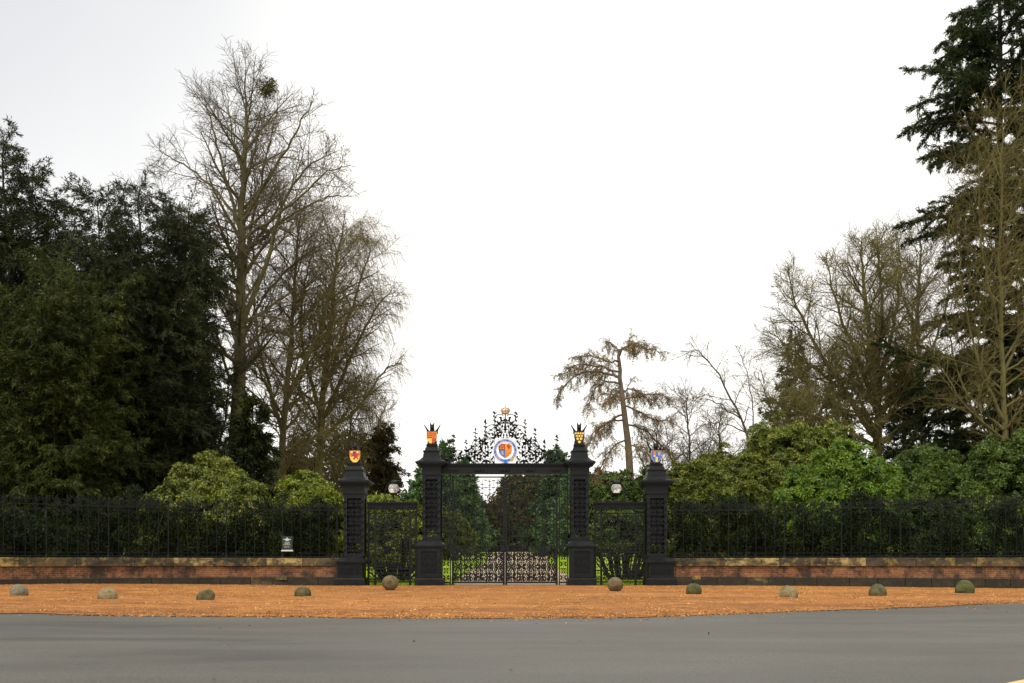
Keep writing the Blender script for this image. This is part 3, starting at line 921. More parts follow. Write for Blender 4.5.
def statue(cx, top, which, label):
    e = empty('heraldic_beast', (cx, 0.30, top - 0.004), label, 'statue', 'heraldic beasts on the gate pillars')
    e.scale = (0.94, 0.92, 1.0)
    o = link('beast', BEAST, None, e)
    if len(BEAST.materials) == 0: BEAST.materials.append(M['iron'])
    for pl in BEAST.polygons: pl.use_smooth = True
    bs = MB(); bs.lathe((0, 0, 0), [(0.27, 0), (0.27, 0.05), (0.24, 0.07)], 16); bs.build('plinth', M['iron'], e)
    Y = -0.20
    holder = MB(); holder.plate([(x * 1.04, 0.33 + (z - 0.33) * 1.03 + 0.04) for x, z in SHIELD], Y - 0.0, Y + 0.03)
    sh = holder.build('shield', M['enamel_black'] if which == 'discs' else M['gold'], e)
    sh.scale = (0.95, 1, 0.84)
    up = lambda mb, nm, mat: mb.build(nm, mat, sh)
    Z = 0.04
    def reg(nm, mat, x0, x1, z0, z1, y=0.012):
        r_ = region(x0, x1, z0, z1, inset=0.012)
        if len(r_) < 3: return
        mb = MB(); mb.plate([(x, z + Z) for x, z in r_], Y - y, Y - 0.001); up(mb, nm, mat)
    if which == 'lion':
        reg('field', M['enamel_orange'], -1, 1, 0.34, 1); reg('field_base', M['enamel_yellow'], -1, 1, -1, 0.34)
        mb = MB(); lion(mb, 0.0, 0.40 + Z, 0.42, Y - 0.02, Y - 0.0125); up(mb, 'lion_charge', M['enamel_red'])
        mb = MB()
        for x in (-0.14, 0.0, 0.14): disc(mb, x, 0.58 + Z, 0.045, Y - 0.02, Y - 0.0125)
        up(mb, 'ring_charge', M['enamel_white'])
    elif which == 'quarters':
        reg('red_quarter', M['enamel_red'], -1, 0, 0.31, 1); reg('gold_quarter', M['enamel_orange'], 0.0, 1, 0.31, 1)
        reg('gold_base', M['enamel_yellow'], -1, 0.0, -1, 0.31); reg('red_base', M['enamel_red'], 0.0, 1, -1, 0.31)
        mb = MB()
        for z in (0.40, 0.50, 0.59): mb.plate([(-0.21, z - 0.018 + Z), (-0.03, z - 0.018 + Z), (-0.02, z + 0.028 + Z), (-0.10, z + 0.012 + Z), (-0.2, z + 0.028 + Z)], Y - 0.02, Y - 0.0125)
        for z in (0.22, 0.13): mb.plate([(0.03, z - 0.015 + Z), (0.17 - (0.31 - z) * 0.4, z - 0.015 + Z), (0.15 - (0.31 - z) * 0.4, z + 0.02 + Z), (0.05, z + 0.014 + Z)], Y - 0.02, Y - 0.0125)
        up(mb, 'gold_charge', M['enamel_gold'])
        mb = MB()
        for z in (0.40, 0.50, 0.59): mb.plate([(0.04, z - 0.014 + Z), (0.21, z - 0.014 + Z), (0.2, z + 0.022 + Z), (0.11, z + 0.008 + Z), (0.05, z + 0.022 + Z)], Y - 0.02, Y - 0.0125)
        up(mb, 'red_charge', M['enamel_red'])
    elif which == 'discs':
        reg('field', M['enamel_black'], -1, 1, -1, 1)
        mb = MB()
        for z, n, sp in ((0.58, 4, 0.125), (0.44, 3, 0.13), (0.29, 2, 0.17), (0.12, 1, 0)):
            for i in range(n): disc(mb, (i - (n - 1) / 2) * sp, z + Z, 0.056 if n > 2 else 0.07, Y - 0.024, Y - 0.0125)
        up(mb, 'gold_disc', M['enamel_yellow'])
    else:
        reg('field', M['enamel_blue'], -1, 1, -1, 1)
        for (xa, xb, za, zb, m_) in ((-0.14, -0.045, 0.42, 0.60, 'enamel_orange'), (-0.14, -0.045, 0.34, 0.42, 'enamel_yellow'), (-0.035, 0.07, 0.06, 0.33, 'enamel_yellow')):
            mb = MB(); mb.box(xa, xb, Y - 0.02, Y - 0.0125, za + Z, zb + Z, bev=0.002); up(mb, 'gold_charge', M[m_])
        mb = MB(); mb.box(0.09, 0.2, Y - 0.02, Y - 0.0125, 0.40 + Z, 0.6 + Z, bev=0.002); up(mb, 'brown_charge', M['pale_gold'])
    return e
statue(px_['outer_a'], T['oa'], 'lion', 'black winged beast holding an orange shield with a red lion')
statue(px_['inner_a'], T['ia'], 'quarters', 'black winged beast holding a quartered red and gold shield')
statue(px_['inner_b'], T['ib'], 'discs', 'black winged beast holding a black shield with gold discs')
statue(px_['outer_b'], T['ob'], 'blue', 'black winged beast holding a blue shield with gold blocks')

# ------------------------------------------------------------------ gate leaves, side gates, lintels, overthrow
GY = 0.30
S = 0.045
def Z(py): return EYE + (562 - py) * S
def X(px): return (px - 512) * S

def leafy_bar(mb, x, z0, z1, r, rng, y=0.0, step=0.15, size=0.075, both=True):
    mb.tube([(x, y, z0), (x, y, z1)], r, 4)
    if step:
        z = z0 + rng.uniform(0, step)
        while z < z1 - 0.05:
            a = rng.uniform(0.2, 0.9)
            mb.leaf(x, z, a, size * rng.uniform(0.8, 1.3), size * 0.25, y)
            mb.leaf(x, z, math.pi - a, size * rng.uniform(0.8, 1.3), size * 0.25, y)
            z += step * rng.uniform(0.8, 1.2)

def gate_leaf(px0, px1, label, stiles, seed):
    rng = random.Random(seed)
    x0, x1 = X(px0), X(px1)
    c = x0
    e = empty('gate_leaf', (c, GY, 0), label, 'gate', 'leaves of the main gate')
    w_ = x1 - x0
    fr = MB()
    for px in stiles:
        x = X(px) - c
        fr.box(x - 0.045, x + 0.045, -0.04, 0.04, 0.05, Z(476), bev=0.008)
    for py, h in ((476.5, 0.06), (546.0, 0.05), (551.0, 0.04), (582.5, 0.07)):
        fr.box(0.046, w_ - 0.046, -0.034, 0.034, Z(py) - h / 2, Z(py) + h / 2)
    fr.build('frame', M['iron'], e)
    up = MB()
    n = 14
    for i in range(1, n):
        x = w_ * i / n
        big = i % 2 == 0
        leafy_bar(up, x, Z(545), Z(478), 0.016 if big else 0.008, rng, 0, 0.20 if big else 0.3, 0.085)
    for py in (487, 510, 530): up.tube([(0.05, 0, Z(py)), (w_ - 0.05, 0, Z(py))], 0.010, 4)
    scroll_fill(up, 0.06, w_ - 0.06, Z(544.5), Z(478.5), 0.0, 0.36, 0.42, 0.0075, leaf=False)
    up.build('scroll_screen', M['iron'], e)
    db = MB()
    for i in range(1, 7):
        x = w_ * (i - 0.5) / 6
        db.tube([(x, -0.015, Z(546)), (x, -0.015, Z(505))], 0.022, 4)
        db.leaf(x, Z(505), math.pi / 2, 0.22, 0.05, -0.015)
        for a in (0.35, 0.9):
            db.leaf(x, Z(506.5), a, 0.15, 0.03, -0.015); db.leaf(x, Z(506.5), math.pi - a, 0.15, 0.03, -0.015)
    db.build('dog_bars', M['iron'], e)
    lo = MB()
    scroll_fill(lo, 0.05, w_ - 0.05, Z(582), Z(551.5), 0.0, 0.42, 0.45, 0.034)
    scroll_fill(lo, 0.05, w_ - 0.05, Z(582), Z(551.5), 0.012, 0.29, 0.27, 0.016)
    nb = 6
    for i in range(nb + 1):
        x = 0.05 + (w_ - 0.1) * i / nb
        lo.tube([(x, 0, Z(582)), (x, 0, Z(551))], 0.016, 4)
    scroll_fill(lo, 0.05, w_ - 0.05, Z(550.6), Z(546.4), 0.0, 0.2, 0.18, 0.012)
    lo.build('lower_panel', M['iron'], e)
    lk = MB(); xk = (w_ - 0.10) if seed == 1 else 0.10
    lk.box(xk - 0.09, xk + 0.09, -0.07, 0.07, Z(548) - 0.14, Z(548) + 0.14, bev=0.01)
    lk.build('lock_box', M['iron'], e)
gate_leaf(451.5, 504.8, 'ornate black iron gate leaf hinged by the red and gold shield pillar', (452.5, 503.8), 1)
gate_leaf(505.2, 558.0, 'ornate black iron gate leaf hinged by the black shield pillar', (506.2, 557.0), 2)

def side_panel(px0, px1, label, seed):
    """fixed narrow openwork panel between leaf and pillar"""
    rng = random.Random(seed)
    x0, x1 = X(px0), X(px1); w_ = x1 - x0
    e = empty('fixed_panel', (x0, GY, 0), label, 'iron panel', 'narrow fixed panels beside the gates')
    fr = MB()
    for x in (0.03, w_ - 0.03): fr.box(x - 0.025, x + 0.025, -0.03, 0.03, 0.02, Z(474.5))
    for py in (476.5, 546, 582.5): fr.box(0.056, w_ - 0.056, -0.025, 0.025, Z(py) - 0.03, Z(py) + 0.03)
    fr.build('frame', M['iron'], e)
    sc2 = MB(); scroll_fill(sc2, 0.05, w_ - 0.05, Z(581), Z(478), 0, 0.25, 0.30, 0.013)
    sc2.build('scrollwork', M['iron'], e)
side_panel(440.8, 450.6, 'narrow fixed openwork panel between the red shield pillar and its gate leaf', 1)
side_panel(559.0, 568.4, 'narrow fixed openwork panel between the black shield pillar and its gate leaf', 2)

def lintel(x0, x1, ztop, zbot, label, studs, name='gate_lintel'):
    e = empty(name, (x0, GY, zbot), label, 'lintel', 'iron lintels over the gates')
    h = ztop - zbot; w_ = x1 - x0
    b = MB()
    b.box(0, w_, -0.10, 0.10, 0.06, h - 0.12)
    b.box(0, w_, -0.15, 0.15, h - 0.118, h - 0.06)
    b.box(0, w_, -0.20, 0.20, h - 0.058, h)
    b.box(0, w_, -0.13, 0.13, 0, 0.058)
    b.build('beam', M['iron'], e)
    r = MB()
    z = 0.06 + (h - 0.18) / 2
    for i in range(studs):
        x = w_ * (i + 0.5) / studs
        for dx in (-0.14, 0, 0.14):
            q = h * 0.20
            r.plate([(x + dx - q * .8, z), (x + dx, z - q), (x + dx + q * .8, z), (x + dx, z + q)], -0.165, -0.098)
    r.build('stud', M['iron'], e)
    return e
lintel(X(440.5), X(568.5), Z(463.0), Z(473.6), 'long black iron lintel above the main gate leaves', 5)
lintel(X(366.5), X(417.0), Z(501.8), Z(509.5), 'short black lintel over the pedestrian gate with the pale stone ball before it', 4)
lintel(X(593.5), X(646.5), Z(501.8), Z(509.5), 'short black lintel over the side gate in front of the dark shrubs', 4)

def side_gate(px0, px1, stiles, mid, label, seed):
    rng = random.Random(seed)
    x0, x1 = X(px0), X(px1); w_ = x1 - x0
    e = empty('side_gate', (x0, GY, 0), label, 'gate', 'pedestrian side gates')
    fr = MB()
    for px in stiles:
        x = X(px) - x0
        fr.box(x - 0.05, x + 0.05, -0.04, 0.04, 0.03, Z(510.3), bev=0.008)
    xs_ = sorted(X(p) - x0 for p in stiles)
    for py in mid + [513.0, 582.0]:
        for a, b in zip(xs_[:-1], xs_[1:]):
            fr.box(a + 0.052, b - 0.052, -0.034, 0.034, Z(py) - 0.03, Z(py) + 0.03)
    fr.build('frame', M['iron'], e)
    up = MB()
    a, b = xs_[1], xs_[-2]
    for i in range(1, 8):
        leafy_bar(up, a + (b - a) * i / 8, Z(mid[0]), Z(513), 0.016 if i % 2 == 0 else 0.009, rng, 0, 0.18 if i % 2 == 0 else 0.3, 0.09)
    scroll_fill(up, a + 0.06, b - 0.06, Z(mid[0] - 0.7), Z(514), 0, 0.28, 0.31, 0.011)
    for u, v in ((xs_[0], xs_[1]), (xs_[-2], xs_[-1])): scroll_fill(up, u + 0.05, v - 0.05, Z(581), Z(514), 0, 0.24, 0.28, 0.011)
    up.build('scroll_screen', M['iron'], e)
    lo = MB()
    scroll_fill(lo, a + 0.05, b - 0.05, Z(581), Z(mid[0] + 1), 0, 0.36, 0.40, 0.019)
    for i in range(5): 
        x = a + (b - a) * i / 4; lo.tube([(x, 0, Z(581)), (x, 0, Z(mid[0]))], 0.014, 4)
    lo.build('lower_panel', M['iron'], e)
side_gate(366.5, 416.5, (367.6, 374.5, 409.5, 415.4), [569.0], 'black pedestrian gate with the yellow green bush showing through', 5)
side_gate(594.5, 646.0, (595.6, 601.8, 636.5, 645.0), [552.0, 570.5], 'black pedestrian gate with dark shrubs showing through', 6)

def overthrow():
    rng = random.Random(8)
    zb = Z(463.0) + 0.003
    cx = X(505.2)
    e = empty('gate_overthrow', (cx, GY, zb), 'lacy black iron overthrow with royal shield and gilt crown above the main gate', 'overthrow')
    # outline of the scrollwork (half width in px from the centre -> height in px)
    prof_x = [0, 4, 9, 12, 17, 22, 28, 33, 40, 46, 52, 57, 62]
    prof_h = [50, 44, 42, 33, 31, 25, 24, 16, 13, 10, 11, 9, 5]
    H = lambda x: float(np.interp(abs(x) / S, prof_x, prof_h)) * S
    ring_z = Z(450.2) - zb
    sw = MB()
    step = 0.165
    half = []
    x = 0.10
    while x < 62 * S:
        z = 0.06
        while z < H(x) - 0.02:
            if math.hypot(x, z - ring_z) > 0.68:
                half.append((x + rng.uniform(-.05, .05), z + rng.uniform(-.05, .05), rng.uniform(0, 6.28), rng.choice((-1, 1)), rng.uniform(0.08, 0.14), rng.uniform(0.9, 1.5)))
            z += step
        x += step
    for (x, z, a, sg, r, tn) in half:
        for s in (-1, 1):
            sw.spiral(s * x, z, r, tn, a if s > 0 else math.pi - a, sg * s, th=0.017, n=9)
            for q in range(2):
                b = a + 1.3 + q * 2.4
                b = b if s > 0 else math.pi - b
                sw.leaf(s * x + r * 0.8 * math.cos(b), z + r * 0.8 * math.sin(b), b + 0.4 * s, 0.17, 0.05)
    # long C-scroll arches
    for s in (-1, 1):
        for (xa, za, r) in ((0.62, 1.38, 0.42), (1.25, 0.78, 0.36), (2.2, 0.35, 0.30), (0.28, 2.0, 0.26)):
            sw.spiral(s * xa, za, r, 0.95, math.pi / 2 + (0.9 * s), -s, th=0.024, n=18, rin=0.3)
        sw.tube([(s * 2.75, 0, 0.05), (s * 2.2, 0, 0.28), (s * 1.6, 0, 0.5), (s * 1.15, 0, 0.95), (s * 0.85, 0, 1.35), (s * 0.45, 0, 1.72), (0, 0, 1.9)], 0.02, 4)
    sw.build('scrollwork', M['iron'], e)
    sp = MB()
    for dx, py in ((10.8, 413), (20, 420.5), (30, 429.5), (39.5, 441), (52, 436)):
        for s in (-1, 1):
            x = s * dx * S
            zt = Z(py) - zb
            sp.tube([(x, 0.03, 0), (x, 0.03, zt)], 0.018, 4)
            z = zt * 0.55 if dx > 15 else zt * 0.75
            while z < zt:
                for a in (0.45, 1.0):
                    q = rng.uniform(0.07, 0.15); sp.leaf(x, z, a + rng.uniform(-.3, .3), q, 0.026, 0.03); sp.leaf(x, z + 0.04, math.pi - a + rng.uniform(-.3, .3), q, 0.026, 0.03)
                z += rng.uniform(0.13, 0.22)
            sp.leaf(x, zt - 0.02, math.pi / 2, 0.15, 0.045, 0.03)
    sp.tube([(0, 0.03, 1.4), (0, 0.03, Z(413) - zb)], 0.03, 6)
    sp.build('spires', M['iron'], e)
    # belt ring with lettering
    def ring(r0, r1, y0, y1, n=48):
        mb = MB(); vs = []; fs = []
        for i in range(n):
            a = 2 * math.pi * i / n
            ca, sa = math.cos(a), math.sin(a)
            vs += [(r0 * ca, y0, ring_z + r0 * sa), (r1 * ca, y0, ring_z + r1 * sa), (r1 * ca, y1, ring_z + r1 * sa), (r0 * ca, y1, ring_z + r0 * sa)]
        for i in range(n):
            j = (i + 1) % n
            for k in range(4):
                l = (k + 1) % 4
                fs.append((4 * i + k, 4 * i + l, 4 * j + l, 4 * j + k))
        mb.add(vs, fs); return mb
    g = ring(0.405, 0.52, -0.10, -0.06).build('garter_ring', M['enamel_blue'], e)
    ring(0.515, 0.575, -0.115, -0.05).build('ring_edge', M['enamel_white'], g)
    ring(0.36, 0.412, -0.115, -0.05).build('ring_edge', M['enamel_white'], g)
    # motto letters set round the ring
    txt = 'HONI SOIT QUI MAL Y PENSE'
    vs = []; fs = []
    dgs = None
    for i, chx in enumerate(txt):
        if chx == ' ': continue
        cu = bpy.data.curves.new('letter', 'FONT'); cu.body = chx; cu.size = 0.125; cu.align_x = 'CENTER'; cu.extrude = 0.006
        ob = bpy.data.objects.new('letter', cu); COL.objects.link(ob)
        bpy.context.view_layer.update()
        me = bpy.data.meshes.new_from_object(ob.evaluated_get(bpy.context.evaluated_depsgraph_get()))
        bpy.data.objects.remove(ob)
        a = math.radians(238 - 296 * i / (len(txt) - 1))     # clockwise from lower left
        ca, sa = math.cos(a), math.sin(a)
        b0 = len(vs)
        for v in me.vertices:
            lx, lz = v.co.x, v.co.y - 0.045
            rr = 0.462 + lz
            vs.append((rr * ca + lx * sa, -0.108 - v.co.z, ring_z + rr * sa - lx * ca))
        for p in me.polygons: fs.append(tuple(b0 + k for k in p.vertices))
        bpy.data.meshes.remove(me)
    lm = MB(); lm.add(vs, fs); lm.build('lettering', M['enamel_white'], g)
    # buckle end of the belt
    bk = MB(); bk.plate([(-0.07, ring_z - 0.56), (0.02, ring_z - 0.66), (0.10, ring_z - 0.55), (0.06, ring_z - 0.40), (-0.05, ring_z - 0.40)], -0.125, -0.095)
    bk.build('belt_end', M['enamel_blue'], g)
    bk = MB(); bk.box(0.24, 0.38, -0.13, -0.116, ring_z - 0.46, ring_z - 0.34, bev=0.004); bk.build('buckle', M['gold'], g)
    # quartered shield
    k = 1.02
    SB = [(x * 1.22, ring_z + (z - 0.33) * 0.98) for x, z in SHIELD]
    base = MB(); base.plate(SB, -0.07, -0.03); sh = base.build('royal_shield', M['gold'], e)
    def rg_(x0, x1, z0, z1):
        p = [(x * 0.95, ring_z + (z - ring_z) * 0.95) for x, z in SB]
        p = clip(p, 1, 0, x1); p = clip(p, -1, 0, -x0); p = clip(p, 0, 1, z1); p = clip(p, 0, -1, -z0)
        return p
    zc = ring_z + 0.03
    for nm, mat, q in (('red_quarter', 'enamel_red', (-1, 0, zc, 9)), ('gold_quarter', 'enamel_gold', (0, 1, zc, 9)), ('blue_quarter', 'enamel_blue', (-1, 0, -9, zc)), ('red_quarter', 'enamel_orange', (0, 1, -9, zc))):
        mb = MB(); mb.plate(rg_(*q), -0.085, -0.071); mb.build(nm, M[mat], sh)
    mb = MB()
    for x_, zs, wd in ((-0.145, (0.10, 0.17, 0.25), 0.10), (0.12, (-0.05, -0.12, -0.19), 0.08)):
        for z in zs: mb.plate([(x_ - wd, ring_z + z - 0.014), (x_ + wd, ring_z + z - 0.014), (x_ + wd, ring_z + z + 0.022), (x_, ring_z + z + 0.008), (x_ - wd, ring_z + z + 0.022)], -0.095, -0.0855)
    mb.build('gold_lions', M['enamel_gold'], sh)
    mb = MB(); lion(mb, 0.15, ring_z + 0.17, 0.22, -0.095, -0.0855); mb.build('red_lion', M['enamel_red'], sh)
    mb = MB(); mb.plate([(-0.2, ring_z - 0.02), (-0.13, ring_z - 0.2), (-0.07, ring_z - 0.18), (-0.08, ring_z - 0.03)], -0.095, -0.0855); mb.build('harp', M['pale_gold'], sh)
    # gilt crown
    zc = Z(413) - zb
    cr3 = MB()
    cr3.lathe((0, 0.03, zc), [(0.15, 0), (0.165, 0.03), (0.165, 0.08), (0.15, 0.09)], 16)
    for i in range(8):
        a = math.pi * 2 * i / 8
        ca, sa = math.cos(a), math.sin(a)
        cr3.tube([(0.155 * ca, 0.03 + 0.155 * sa, zc + 0.08), (0.20 * ca, 0.03 + 0.20 * sa, zc + 0.17), (0.17 * ca, 0.03 + 0.17 * sa, zc + 0.25), (0.07 * ca, 0.03 + 0.07 * sa, zc + 0.26), (0, 0.03, zc + 0.25)], 0.026, 5)
        cr3.leaf(0.16 * ca, zc + 0.08, math.pi / 2, 0.09, 0.03, 0.03 + 0.16 * sa)
    cr3.lathe((0, 0.03, zc + 0.25), [(0.02, 0), (0.045, 0.03), (0.045, 0.06), (0.02, 0.085)], 10)
    cr3.box(-0.012, 0.012, 0.018, 0.042, zc + 0.33, zc + 0.45); cr3.box(-0.045, 0.045, 0.019, 0.041, zc + 0.38, zc + 0.405)
    cr3.build('crown', M['pale_gold'], e)
    cu = MB(); cu.lathe((0, 0.03, zc + 0.088), [(0.13, 0), (0.16, 0.07), (0.13, 0.13), (0.05, 0.16)], 12)
    cu.build('crown_cap', M['enamel_white'], e)
overthrow()

def lantern(px, d, label):
    c = P(px, 488.5, d)
    zb = Z(501.8) + 0.003
    e = empty('globe_lantern', (c.x, GY, zb), label, 'lantern', 'globe lanterns over the side gates')
    zc = c.z - zb
    st = MB(); st.lathe((0, 0, 0), [(0.09, 0), (0.06, 0.05), (0.03, 0.10), (0.03, zc - 0.30), (0.10, zc - 0.24), (0.12, zc - 0.20)], 12)
    st.build('stem', M['iron'], e, True)
    R_ = 0.235
    gl = MB(); gl.lathe((0, 0, zc), [(R_ * math.sin(math.pi * (0.10 + 0.75 * i / 16) ), -R_ * math.cos(math.pi * (0.10 + 0.75 * i / 16))) for i in range(17)], 24)
    gl.build('globe', M['glass'], e, True)
    cp = MB(); cp.lathe((0, 0, zc + 0.195), [(0.15, 0), (0.165, 0.02), (0.165, 0.10), (0.13, 0.13), (0.05, 0.17), (0.02, 0.22)], 16)
    cp.build('lantern_cap', M['iron'], e)
    br = MB()
    pts = [(-0.30, 0.0, 0.02), (-0.40, 0, 0.28), (-0.38, 0, 0.56), (-0.24, 0, 0.80), (0.0, 0, 0.94), (0.24, 0, 0.96), (0.42, 0, 0.86)]
    if 'pale' not in label: pts = [(-x, y, z) for x, y, z in pts]
    pts = [tuple(p) for p in curve_pts(pts, 20)]
    br.tube([(x, 0.09, z) for x, y, z in pts], [0.03 + 0.02 * i / 19 for i in range(20)], 6)
    s = 1 if 'pale' in label else -1
    br.spiral(s * 0.36, 0.74, 0.12, 1.2, math.pi / 2, -s, y=0.09, th=0.03, n=10)
    br.build('hoop_bracket', M['iron'], e)
lantern(393.5, 45.3, 'clear globe lantern with black cap standing before the pale twiggy tree')
lantern(616.5, 45.3, 'clear globe lantern with black cap in front of the green bushes')

# ------------------------------------------------------------------ stone balls on the gravel
def stone_ball(px, base_py, wpx, sink, mat, label, seed):
    d = EYE * 1000 / (base_py - 562.0)
    x = (px - 512) * d / 1000; y = d - D0
    r = wpx * d / 2000.0
    rng = np.random.default_rng(seed)
    nu, nv = 36, 20
    V = []
    ph = rng.uniform(0, 6.28, 6); am = rng.uniform(0.012, 0.04, 3)
    chips = [(q / np.linalg.norm(q), r * rng.uniform(0.80, 0.94)) for q in rng.normal(0, 1, (7, 3))]
    for j in range(nv + 1):
        th = math.pi * j / nv
        for i in range(nu):
            a = 2 * math.pi * i / nu
            k = 1 + am[0] * math.sin(2 * a + ph[0]) * math.sin(th) + am[1] * math.sin(3 * th + ph[1]) + am[2] * math.cos(3 * a + 2 * th + ph[2]) * math.sin(th)
            v = np.array((r * k * math.sin(th) * math.cos(a), r * k * math.sin(th) * math.sin(a), r * 0.96 * k * math.cos(th)))
            for q_, lim in chips:
                e_ = float(v @ q_) - lim
                if e_ > 0: v = v - q_ * e_ * 0.8
            V.append(tuple(v))
    F = [(j * nu + i, (j + 1) * nu + i, (j + 1) * nu + (i + 1) % nu, j * nu + (i + 1) % nu) for j in range(nv) for i in range(nu)]
    o = link('stone_ball', np_mesh('stone_ball', V, F, True), mat)
    g = gz(x, y)
    # keep the photographed contact line: move along the ray if the ground swells here
    o.location = (x, y + r * 0.3, g + 0.02 + r * (1 - sink) - 0.02)
    return tag(o, label, 'stone ball', 'stone balls along the gravel edge')
stone_ball(17.5, 598.0, 18.5, 0.62, M['ball_mottled'], 'mottled rough half buried stone ball ending the row below the tallest yew', 1)
stone_ball(106.5, 600.5, 19, 0.62, M['ball_tan'], 'pale tan stone ball, second from the end of the row below the dark trees', 2)
stone_ball(205.5, 601.0, 18.5, 0.66, M['ball_dark'], 'dark mossy stone ball, third along, with no notice above it', 3)
stone_ball(302.5, 597.0, 16.5, 0.66, M['ball_dark'], 'small dark stone ball nearest below the green notice', 4)
stone_ball(390.0, 591.0, 17, 0.1, M['ball_brown'], 'fully round brownish stone ball in front of the pedestrian gate with yellow bush', 5)
stone_ball(615.5, 592.0, 16, 0.1, M['ball_brown'], 'fully round tan stone ball in front of the dark pedestrian gate', 6)
stone_ball(694.0, 595.0, 16.5, 0.55, M['ball_green'], 'small green algae covered stone ball just past the blue shield pillar', 7)
stone_ball(789.5, 598.0, 18, 0.55, M['ball_tan'], 'light tan stone ball between two greener ones on the open gravel', 8)
stone_ball(878.5, 596.5, 18, 0.55, M['ball_dark'], 'brown and green stone ball, next to last along the redder wall', 9)
stone_ball(966.0, 594.0, 19, 0.50, M['ball_green'], 'large dark green stone ball at the very end of the row along the redder wall', 10)

# ------------------------------------------------------------------ vegetation tools
def tubes(P_, R_, sides):
    """P_ (n,k,3), R_ (n,k) -> verts, quads"""
    n, k, _ = P_.shape
    T_ = np.gradient(P_, axis=1); T_ /= np.linalg.norm(T_, axis=2, keepdims=True) + 1e-9
    ref = np.zeros_like(T_); ref[..., 0] = 0.31; ref[..., 1] = 0.87; ref[..., 2] = 0.38
    U = np.cross(T_, ref); U /= np.linalg.norm(U, axis=2, keepdims=True) + 1e-9
    W = np.cross(T_, U)
    a = np.arange(sides) * 2 * np.pi / sides
    V = P_[:, :, None, :] + R_[:, :, None, None] * (U[:, :, None, :] * np.cos(a)[None, None, :, None] + W[:, :, None, :] * np.sin(a)[None, None, :, None])
    idx = np.arange(n * k * sides).reshape(n, k, sides)
    nx = np.roll(idx, -1, axis=2)
    F = np.stack([idx[:, :-1], nx[:, :-1], nx[:, 1:], idx[:, 1:]], -1).reshape(-1, 4)
    return V.reshape(-1, 3), F

def merge(parts):
    V = []; F = []; b = 0
    for v, f in parts:
        V.append(v); F.append(f + b); b += len(v)
    return np.concatenate(V), np.concatenate(F)

def unit(v): return v / (np.linalg.norm(v, axis=-1, keepdims=True) + 1e-9)

def children(P_, R_, rng, dens, t0, t1, ang, asd, lfun, K, up=0.0, wig=0.15, rr=0.6, rmin=0.006, droop=0.0, flat=0.0, taper=0.25, lmax=99):
    """spawn branches on the parent polylines; lfun(t, parent_length) -> length"""
    n, k, _ = P_.shape
    seg = np.linalg.norm(np.diff(P_, axis=1), axis=2)
    plen = seg.sum(1)
    cnt = np.maximum(1, np.round(dens * plen * (t1 - t0) * rng.uniform(0.85, 1.15, n)).astype(int))
    idx = np.repeat(np.arange(n), cnt)
    j = np.concatenate([np.arange(c) for c in cnt])
    m = len(idx)
    t = t0 + (t1 - t0) * (j + rng.uniform(0, 1, m)) / cnt[idx]
    u = t * (k - 1); i0 = np.minimum(u.astype(int), k - 2); f = (u - i0)[:, None]
    p = P_[idx, i0] * (1 - f) + P_[idx, i0 + 1] * f
    tan = unit(P_[idx, i0 + 1] - P_[idx, i0])
    r0 = R_[idx, i0] * (1 - f[:, 0]) + R_[idx, i0 + 1] * f[:, 0]
    ref = np.tile(np.array([0.0, 0.0, 1.0]), (m, 1))
    vert = np.abs(tan[:, 2]) > 0.85
    ref[vert] = (1, 0, 0)
    a_ = unit(np.cross(tan, ref)); b_ = unit(np.cross(a_, tan))
    az = j * 2.39996 + rng.uniform(0, 6.28, n)[idx] + rng.normal(0, 0.4, m)
    perp = a_ * np.cos(az)[:, None] + b_ * np.sin(az)[:, None] * (1 - flat)
    perp = unit(perp)
    an = rng.normal(ang, asd, m)
    d = unit(tan * np.cos(an)[:, None] + perp * np.sin(an)[:, None])
    L = np.minimum(lfun(t, plen[idx]) * rng.uniform(0.6, 1.15, m), lmax)
    r = np.maximum(np.minimum(r0 * rr, L * 0.03 + 0.004), rmin)
    Q = np.zeros((m, K, 3)); Rr = np.zeros((m, K))
    Q[:, 0] = p
    step = (L / (K - 1))[:, None]
    for s in range(1, K):
        d = d + rng.normal(0, wig, (m, 3)) / math.sqrt(K) 
        d[:, 2] += (up - droop * s / K * 2) / K
        d = unit(d)
        Q[:, s] = Q[:, s - 1] + d * step
    fr = np.linspace(0, 1, K)
    Rr[:] = np.maximum(r[:, None] * (1 - fr * (1 - taper)), rmin * 0.8)
    return Q, Rr

def poly(ctrl, r0, r1, K, rng, jit=0.0):
    p = curve_pts(ctrl, K)
    if jit: p[1:-1] += rng.normal(0, jit, (K - 2, 3))
    fr = np.linspace(0, 1, K)
    return p[None], (r0 + (r1 - r0) * fr ** 0.8)[None]

def cat(*prs):
    return np.concatenate([a for a, b in prs]), np.concatenate([b for a, b in prs])

def leaf_quads(p, d, L, W, rng, bend=0.25):
    """diamond leaves: position, direction, length, width"""
    n = len(p)
    ref = rng.normal(0, 1, (n, 3))
    s = unit(np.cross(d, ref)); nn = np.cross(s, d)
    L = L[:, None]; W = W[:, None]
    V = np.empty((n, 4, 3))
    V[:, 0] = p
    V[:, 1] = p + d * L * 0.5 + s * W * 0.5
    V[:, 2] = p + d * L + nn * L * rng.normal(0, bend, (n, 1))
    V[:, 3] = p + d * L * 0.5 - s * W * 0.5
    return V.reshape(-1, 3), np.arange(4 * n).reshape(n, 4)

